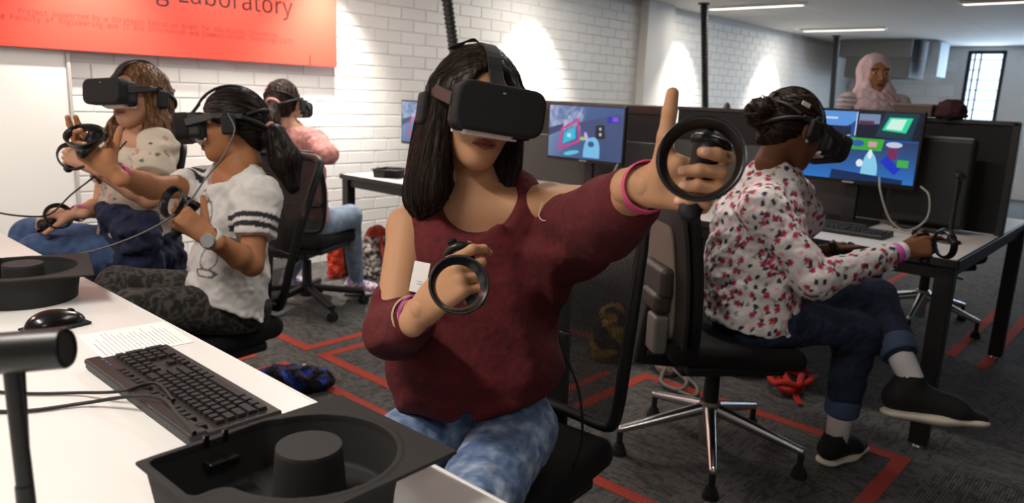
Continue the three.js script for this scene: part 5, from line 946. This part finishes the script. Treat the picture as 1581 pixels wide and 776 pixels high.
// ---------------------------------------------------------------- person in the pink cardigan, seen from behind
{
  const J = {
    pelvis: V(2.2478, 0.4697, -3.555), neck: V(2.2419, 1.0095, -3.6707), head: V(2.2237, 1.1332, -3.7146), face: V(0.8561, -0.2119, -0.4713), crown: V(0.1389, 0.9782, -0.1541), front: V(0.9893, -0.1362, -0.0533),
    sR: V(2.2758, 0.9489, -3.5222), eR: V(2.2474, 0.8941, -3.3529), wR: V(2.3339, 0.8791, -3.5883), sL: V(2.1998, 0.94, -3.8178), eL: V(2.2316, 0.7564, -3.9386), wL: V(2.3826, 0.7439, -3.9959),
    hR: V(2.2589, 0.4904, -3.4574), kR: V(2.4861, 0.5222, -3.4899), aR: V(2.6404, 0.11, -3.6426), hL: V(2.2942, 0.4648, -3.6546), kL: V(2.5337, 0.4795, -3.8209), aL: V(2.3622, 0.11, -3.944),
  };
  const o = { skin: '#c79a80', lip: '#a5605a', hair: '#1c1210', headScale: 1.02, sits: true, hands: [{ side: 'right', at: J.wR, dir: V(0.3711, 0.1185, -0.921), back: V(0.8784, 0.2916, 0.3787), curls: [[40, 60, 30], [50, 70, 40], [55, 75, 40], [55, 75, 40]] }, { side: 'left', at: J.wL, dir: V(0.8994, 0.1204, -0.4203), back: V(-0.3131, 0.2194, -0.924), curls: [[40, 60, 30], [50, 70, 40], [55, 75, 40], [55, 75, 40]] }] };
  const { t, H } = person('person in a pink cardigan seen from behind, by the brick wall', J, o);
  const s = new Field(0.04), n = J.front;
  s.flat(V(2.2412, 0.4937, -3.5698), V(2.2447, 0.7582, -3.6188), 0.17, 0.158, n, 0.72); s.flat(V(2.2447, 0.7582, -3.6188), V(2.236, 0.9263, -3.651), 0.155, 0.1, n, 0.66); s.cap(V(2.2388, 0.9551, -3.6416), J.sR, 0.06, 0.068, 0.04); s.cap(V(2.2409, 0.9522, -3.6843), J.sL, 0.06, 0.066, 0.04);
  s.cap(J.sR, J.eR, 0.066, 0.056, 0.03); s.cap(J.eR, J.wR, 0.054, 0.042, 0.02); s.cap(J.sL, J.eL, 0.064, 0.056, 0.03); s.cap(J.eL, J.wL, 0.054, 0.042, 0.02);
  s.cap(V(2.2366, 0.8066, -3.4902), V(2.2256, 0.5563, -3.393), 0.05, 0.045, 0.03); s.cut(half(V(2.2243, 0.5285, -3.4162), V(0, 1, 0)), 0.01);
  s.tail = (d, x, y, z) => d > 0.05 ? d : d + 0.006 * noise(x * 11, y * 8, z * 11) + 0.003 * noise(x * 30, y * 20, z * 30);
  wpart(t, 'cardigan', boxUV(s.mesh(0.0085, 0.03, (x, y, z) => mix(lin('#eaaaa4'), lin('#dd9892'), 0.5 + 0.5 * noise(x * 20, y * 20, z * 20)))), cloth());
  const j = new Field(0.03); j.flat(V(2.2532, 0.4678, -3.5636), V(2.2487, 0.4326, -3.5575), 0.15, 0.15, n, 0.8); for (const k of ['L', 'R']) { j.cap(J['h' + k], J['k' + k], 0.088, 0.066); j.cap(J['k' + k], J['a' + k], 0.062, 0.044); } j.cut(seatCut(J), 0.01);
  wpart(t, 'pale_jeans', boxUV(j.mesh(0.01, 0.03, (x, y, z) => mix(lin('#97a9bd'), lin('#73879f'), 0.5 + 0.5 * noise(x * 18, y * 18, z * 18)))), cloth());
  const pal = ['#3f86b8', '#b98ac4', '#d7d2cf', '#5f6fb8', '#c9667a'].map(lin), paint = (x, y, z) => pal[Math.floor((noise(x * 26, y * 26, z * 26) * 0.5 + 0.5) * 4.99)];
  shoe(t, J.aR.clone().setY(0.098), V(0.7594, 0.0149, 0.6505).setY(0), Yup, { paint, sole: std(0xd8d3cc, 0.7), lace: std(0xbb88b8, 0.8) }); shoe(t, J.aL.clone().setY(0.098), V(0.9036, -0.1829, -0.3874).setY(0), Yup, { paint, sole: std(0xd8d3cc, 0.7), lace: std(0xbb88b8, 0.8) });
  const h = new Field(0.025), dark = lin('#170e0c'), light = lin('#3a261d');
  h.ell(V(0, 0.034, -0.026), V(0.085, 0.096, 0.102)); h.ell(V(0, -0.03, -0.06), V(0.065, 0.06, 0.045), null, 0.03); h.cap(V(0, -0.01, -0.11), V(0.01, -0.12, -0.15), 0.035, 0.058, 0.03); h.cap(V(0.01, -0.12, -0.15), V(0.02, -0.29, -0.135), 0.058, 0.026, 0.03);
  h.cut(ellipsoid(V(0, -0.045, 0.09), V(0.095, 0.115, 0.088)), 0.012); h.tail = (d, x, y, z) => d > 0.05 ? d : d + 0.004 * noise(x * 60, y * 8, z * 60);
  const hg = h.mesh(0.006, 0.014, hairPaint(dark, light, 90, 10)); wpart(t, 'hair', [hg, ...strands(h, hg, 140, 10, 0.14, V(0, -1, -0.1), dark, light, 4, undefined, 0.0014)].map((w) => w.applyMatrix4(H)), hairMat);
  wpart(t, 'hair_tie', new THREE.TorusGeometry(0.034, 0.01, 10, 20).applyMatrix4(frame(V(0, -0.02, -0.115), V(0, -0.7, -0.5), Yup)).applyMatrix4(H), std(0xd9a2a0, 0.8), 'pink hair tie');
  headset('black headset on the person in the pink cardigan, seen from behind', H);
}
// ---------------------------------------------------------------- person in the pale pink headscarf, standing
{
  const c = V(5.0019, 1.3157, -1.5222), P = (x, y, z) => V(c.x, 0, c.z).addScaledVector(V(0.6743, 0.0408, 0.7373).setY(0).normalize(), x).addScaledVector(V(0.7277, -0.2064, -0.6541).setY(0).normalize(), z).setY(y);
  const J = { pelvis: P(0, 0.84, 0), neck: P(0, 1.3, 0), head: V(4.9969, 1.4448, -1.538), face: V(-0.7507, 0.0876, 0.6548), crown: V(0.1389, 0.9782, -0.1541), front: V(-0.7277, 0.2064, 0.6541).setY(0).normalize(),
    sR: P(-0.16, 1.275, 0), eR: P(-0.2, 1.0, -0.04), wR: P(-0.13, 0.86, -0.18), sL: P(0.16, 1.275, 0), eL: P(0.2, 1.0, -0.02), wL: P(0.17, 0.82, -0.14), hR: P(-0.08, 0.82, 0), kR: P(-0.09, 0.46, 0), aR: P(-0.09, 0.1, 0), hL: P(0.08, 0.82, 0), kL: P(0.09, 0.46, 0), aL: P(0.09, 0.1, 0) };
  const o = { skin: '#b98560', lip: '#8a4c48', hair: '#1c1210', headScale: 1.07, hands: [{ side: 'right', at: J.wR, dir: V(-0.3323, -0.5655, 0.7549), back: V(-0.9362, 0.3382, -0.096), curls: [[20, 25, 15], [25, 30, 20], [30, 30, 20], [30, 30, 20]] }, { side: 'left', at: J.wL, dir: V(-0.4102, -0.8095, 0.42), back: V(0.1983, 0.2463, 0.9487), curls: [[20, 25, 15], [25, 30, 20], [30, 30, 20], [30, 30, 20]] }] };
  const { t, H } = person('person in a pale pink headscarf standing behind the desks', J, o);
  const s = new Field(0.04), n = J.front; s.flat(P(0, 0.72, 0), P(0, 1.05, 0), 0.19, 0.165, n, 0.74); s.flat(P(0, 1.05, 0), P(0, 1.22, 0), 0.16, 0.12, n, 0.68);
  for (const k of ['L', 'R']) { s.cap(P(0, 1.24, 0), J['s' + k], 0.05, 0.062, 0.04); s.cap(J['s' + k], J['e' + k], 0.06, 0.052, 0.02); s.cap(J['e' + k], J['w' + k], 0.05, 0.038, 0.02); }
  s.tail = (d, x, y, z) => d > 0.05 ? d : d + 0.005 * noise(x * 10, y * 8, z * 10);
  const dr = J.eR.clone().sub(J.sR).normalize();
  wpart(t, 'cardigan', boxUV(s.mesh(0.009, 0.03, (x, y, z) => { const a = (x - J.sR.x) * dr.x + (y - J.sR.y) * dr.y + (z - J.sR.z) * dr.z, near = Math.hypot(x - J.sR.x - a * dr.x, y - J.sR.y - a * dr.y, z - J.sR.z - a * dr.z) < 0.09; return near && a > -0.03 && Math.sin(a * 210) > 0.35 ? lin('#7d84ad') : lin('#dcccc8'); })), cloth());
  const j = new Field(0.03); j.flat(P(0, 0.86, 0), P(0, 0.2, 0), 0.16, 0.2, n, 0.8); wpart(t, 'long_skirt', boxUV(j.mesh(0.014, 0.03, () => lin('#3a3a44'))), cloth());
  for (const k of ['R', 'L']) shoe(t, J['a' + k].clone().setY(0.094), n, Yup, { upper: std(0x222224, 0.8), sole: std(0x444444, 0.7), lace: std(0x555555, 0.8) });
  const h = new Field(0.03); h.ell(V(0, 0.028, -0.022), V(0.088, 0.104, 0.106)); h.flat(V(0, -0.03, -0.01), V(0, -0.12, 0.0), 0.082, 0.095, V(0, 0, 1), 0.95); h.flat(V(0, -0.13, 0.01), V(0, -0.185, 0.02), 0.12, 0.135, V(0, 0, 1), 0.72); h.flat(V(0.02, -0.2, 0.045), V(0.0, -0.27, 0.06), 0.1, 0.06, V(0, 0, 1), 0.4);
  h.cut(ellipsoid(V(0, -0.014, 0.1), V(0.054, 0.088, 0.075)), 0.01); h.tail = (d, x, y, z) => d > 0.05 ? d : d + 0.0035 * Math.sin((y * 1.0 + x * 0.5 + Math.abs(x) * 0.4) * 140 + 3 * noise(x * 14, y * 14, z * 14)) * step(-0.02, -0.12, y) + 0.0015 * Math.sin(z * 120 + x * 40 + 2 * noise(x * 12, y * 12, z * 12));
  wpart(t, 'headscarf', boxUV(h.mesh(0.005, 0.014, (x, y, z) => mix(lin('#ecd5d9'), lin('#e4c6cd'), 0.5 + 0.5 * noise(x * 9, y * 9, z * 9)))).applyMatrix4(H), cloth(), 'pale pink headscarf');
}

// ---------------------------------------------------------------- bags and small things on the floor and desks
function bag(name, label, category, pos, turn, build) { const t = thing(name, label, category, pos, turn); build(t); return t; }
const lump = (f, amp, sc, cell, paint) => { f.tail = (d, x, y, z) => d > 0.05 ? d : d + amp * noise(x * sc, y * sc, z * sc) + amp * 0.4 * noise(x * sc * 3, y * sc * 3, z * sc * 3); f.cut((x, y) => y, 0.004); return boxUV(f.mesh(cell, 0.02, paint)); };
bag('yellow_bag', 'yellow and black fabric bag on the floor behind the mesh chair', 'bag', V(2.98, 0, -1.98), 0.4, (t) => {
  const f = new Field(0.03); f.flat(V(-0.1, 0.08, 0), V(0.1, 0.08, 0), 0.09, 0.09, V(0, 1, 0), 1.5); f.cap(V(-0.1, 0.22, 0), V(0.08, 0.2, 0), 0.05, 0.04); part(t, 'pouch', lump(f, 0.012, 12, 0.009, (x, y, z) => noise(x * 6, y * 6, z * 6) > -0.05 ? lin('#1c1a18') : lin('#8a7024')), cloth());
  part(t, 'strap', tube([V(-0.1, 0.2, 0.1), V(-0.16, 0.08, 0.16), V(-0.05, 0.015, 0.2), V(0.1, 0.015, 0.17), V(0.16, 0.08, 0.1)], 0.012, 40, 8), std(0x141414, 0.8));
});
bag('pale_pouch', 'pale grey pouch with looped straps lying on the carpet', 'bag', V(2.96, 0, -1.66), 0.75, (t) => {
  const f = new Field(0.02); f.ell(V(0, 0.05, 0), V(0.1, 0.06, 0.06)); f.cap(V(-0.06, 0.05, 0), V(0.07, 0.06, 0), 0.05, 0.05); part(t, 'pouch', lump(f, 0.006, 18, 0.007, () => lin('#8d8378')), cloth());
  part(t, 'strap', [tube([V(-0.08, 0.05, 0), V(-0.2, 0.03, 0.05), V(-0.28, 0.02, 0.0), V(-0.2, 0.02, -0.06), V(-0.08, 0.05, -0.02)], 0.009, 40, 8), tube([V(-0.09, 0.04, 0.03), V(-0.22, 0.014, 0.09), V(-0.33, 0.014, 0.05), V(-0.26, 0.014, -0.02)], 0.008, 40, 8)], std(0x6f6a62, 0.7));
  part(t, 'zip_pull', [rod(V(0.09, 0.03, 0.05), V(0.11, 0.02, 0.09), 0.006), rod(V(0.1, 0.03, 0.03), V(0.13, 0.02, 0.06), 0.006)], std(0xbdb6ab, 0.5));
});
bag('black_backpack', 'black backpack slumped on the carpet under the computer desk', 'bag', V(3.35, 0, -1.45), 0.2, (t) => {
  const f = new Field(0.04); f.ell(V(0, 0.12, 0), V(0.26, 0.15, 0.2)); f.ell(V(0.1, 0.2, 0.05), V(0.14, 0.1, 0.13)); part(t, 'body', lump(f, 0.015, 9, 0.012, () => lin('#0d0c0d')), cloth()); part(t, 'handle', tube([V(-0.06, 0.25, 0), V(-0.02, 0.3, 0), V(0.05, 0.29, 0)], 0.01, 16, 8), std(0x141414, 0.8));
});
bag('red_strap', 'tangle of red webbing strap on the floor under the padded chair', 'strap', V(3.1964, 0, -1.1525), 0.3, (t) => {
  const R = rng(9); for (let k = 0; k < 3; k++) { const pts = []; for (let i = 0; i < 8; i++) { const a = i / 8 * 6.3 + k * 2; pts.push(V(Math.cos(a) * (0.08 + 0.04 * R()) + (k - 1) * 0.05, 0.02 + R() * 0.06, Math.sin(a) * (0.05 + 0.03 * R()) + (k - 1) * 0.02)); } const g = tube(pts, 0.015, 60, 6, true); part(t, 'loop', g, std(0xb0241a, 0.8)); }
  part(t, 'loose_end', bar(V(-0.2, 0.012, 0.05), V(-0.05, 0.03, 0.0), 0.028, 0.006), std(0xb0241a, 0.8));
});
bag('orange_bag', 'orange bag standing behind the pale jeans by the brick wall', 'bag', V(2.7977, 0, -4.0757), 0.2, (t) => {
  const f = new Field(0.02); f.flat(V(0, 0.05, 0), V(-0.02, 0.3, 0), 0.075, 0.06, V(0, 0, 1), 0.6); part(t, 'body', lump(f, 0.008, 14, 0.009, () => lin('#c9402a')), cloth()); part(t, 'handle', tube([V(-0.05, 0.34, 0), V(-0.02, 0.4, 0), V(0.02, 0.34, 0)], 0.008, 16, 8), std(0xb83a26, 0.8));
});
bag('patterned_backpack', 'grey patterned backpack with orange top against the brick wall', 'bag', V(3.0379, 0, -3.9557), 0.5, (t) => {
  const f = new Field(0.04); f.flat(V(0, 0.08, 0), V(0, 0.22, 0), 0.14, 0.13, V(0, 0, 1), 0.7); part(t, 'body', lump(f, 0.01, 10, 0.008, (x, y, z) => { const v = noise(x * 26, y * 26, z * 26); return y > 0.29 ? lin('#b8402c') : v > 0.25 ? lin('#5a4a48') : v < -0.3 ? lin('#d8d4ce') : lin('#a59d96'); }), cloth());
  part(t, 'strap', tube([V(-0.12, 0.3, 0.08), V(-0.17, 0.2, 0.12), V(-0.13, 0.06, 0.12)], 0.012, 24, 8), std(0xb8402c, 0.8));
});
bag('blue_bag', 'small blue and purple bag on the carpet beside the white desk', 'bag', V(1.5901, 0, -2.5935), 0.9, (t) => {
  const f = new Field(0.03); f.ell(V(0, 0.045, 0.02), V(0.07, 0.055, 0.13)); f.ell(V(-0.02, 0.06, -0.1), V(0.05, 0.05, 0.08)); part(t, 'body', lump(f, 0.01, 16, 0.006, (x, y, z) => { const v = noise(x * 14, y * 14, z * 14); return v > 0.3 ? lin('#2c4fb0') : v < -0.25 ? lin('#17161a') : lin('#35305a'); }), cloth()); part(t, 'buckle', rbox(0.02, 0.008, 0.014, 0.003, 0.01, 0.1, 0.02), std(0xd9d9dc, 0.4));
});
bag('maroon_cap', 'dark maroon knitted hat resting on the screen top by the end window', 'hat', V(3.76, 1.217, -0.82), 0, (t) => { const f = new Field(0.03); f.ell(V(0, 0.03, 0), V(0.07, 0.05, 0.06)); part(t, 'crown', lump(f, 0.008, 20, 0.007, () => lin('#3a1a20')), cloth()); part(t, 'band', new THREE.TorusGeometry(0.062, 0.009, 8, 28).rotateX(Math.PI / 2).translate(0, 0.012, 0), std(0x2a1216, 0.9)); });
bag('brown_box', 'grey-brown document box lying on the dark screen top', 'box', V(3.76, 1.217, -0.96), 0, (t) => { part(t, 'body', rbox(0.12, 0.045, 0.16, 0.006, 0, 0.024, 0), std(0x5a4d48, 0.7)); part(t, 'lid', rbox(0.126, 0.014, 0.166, 0.004, 0, 0.05, 0), std(0x6e605a, 0.6)); });
bag('task_chair', 'grey-brown chair back showing above the dark screen', 'chair', V(5.0, 0, -2.5), 0.4, (t) => {
  const f = new Field(0.03); f.flat(V(0, 0.95, 0), V(0, 1.16, 0), 0.1, 0.09, V(0, 0, 1), 0.35); part(t, 'backrest', boxUV(f.mesh(0.008, 0.02, () => lin('#6a5c50'))), cloth()); part(t, 'post', [cyl(0.02, 0.02, 0.5, 0, 0.7, -0.04), rbox(0.42, 0.06, 0.42, 0.02, 0, 0.45, 0.2)], M.black); part(t, 'base', [cyl(0.03, 0.03, 0.4, 0, 0.22, 0.2), rbox(0.5, 0.03, 0.05, 0.01, 0, 0.03, 0.2), rbox(0.05, 0.03, 0.5, 0.01, 0, 0.03, 0.2)], M.black);
});
// cables at the monitors and the maroon chair
cable('white video cable looping below the monitor beside the floral blouse', [V(3.47, 0.955, -0.99), V(3.44, 0.9, -0.97), V(3.43, 0.77, -0.9), V(3.44, 0.745, -0.84), V(3.46, 0.8, -0.78), V(3.48, 0.9, -0.79), V(3.5, 0.93, -0.83)], 0.0045, M.greyCable);
cable('pale cable hanging from the monitor past the maroon sleeve', [V(3.48, 0.885, -2.36), V(3.44, 0.82, -2.37), V(3.42, 0.74, -2.42), V(3.36, 0.71, -2.5)], 0.005, M.greyCable);
cable('black headset cable running down behind the maroon top beside its chair', [V(1.2639, 0.8839, -1.0194), V(1.2236, 0.7275, -0.9537), V(1.2236, 0.6265, -0.8912), V(1.2143, 0.5177, -0.8672), V(1.2026, 0.4317, -0.8837), V(1.6032, 0.01, -1.216)], 0.003);
cable('thin white earphone cord at the open shoulder of the maroon top', [V(1.039, 1.0497, -0.8633), V(1.0236, 1.0278, -0.8582), V(1.0196, 1.0205, -0.8451), V(1.0255, 1.0242, -0.832), V(1.0356, 1.0419, -0.834)], 0.001, std(0xc9b7a8, 0.6));

scene.traverse((o) => { if (o.isLight && !o.isRectAreaLight) o.castShadow = true; });
renderer.render(scene, camera);
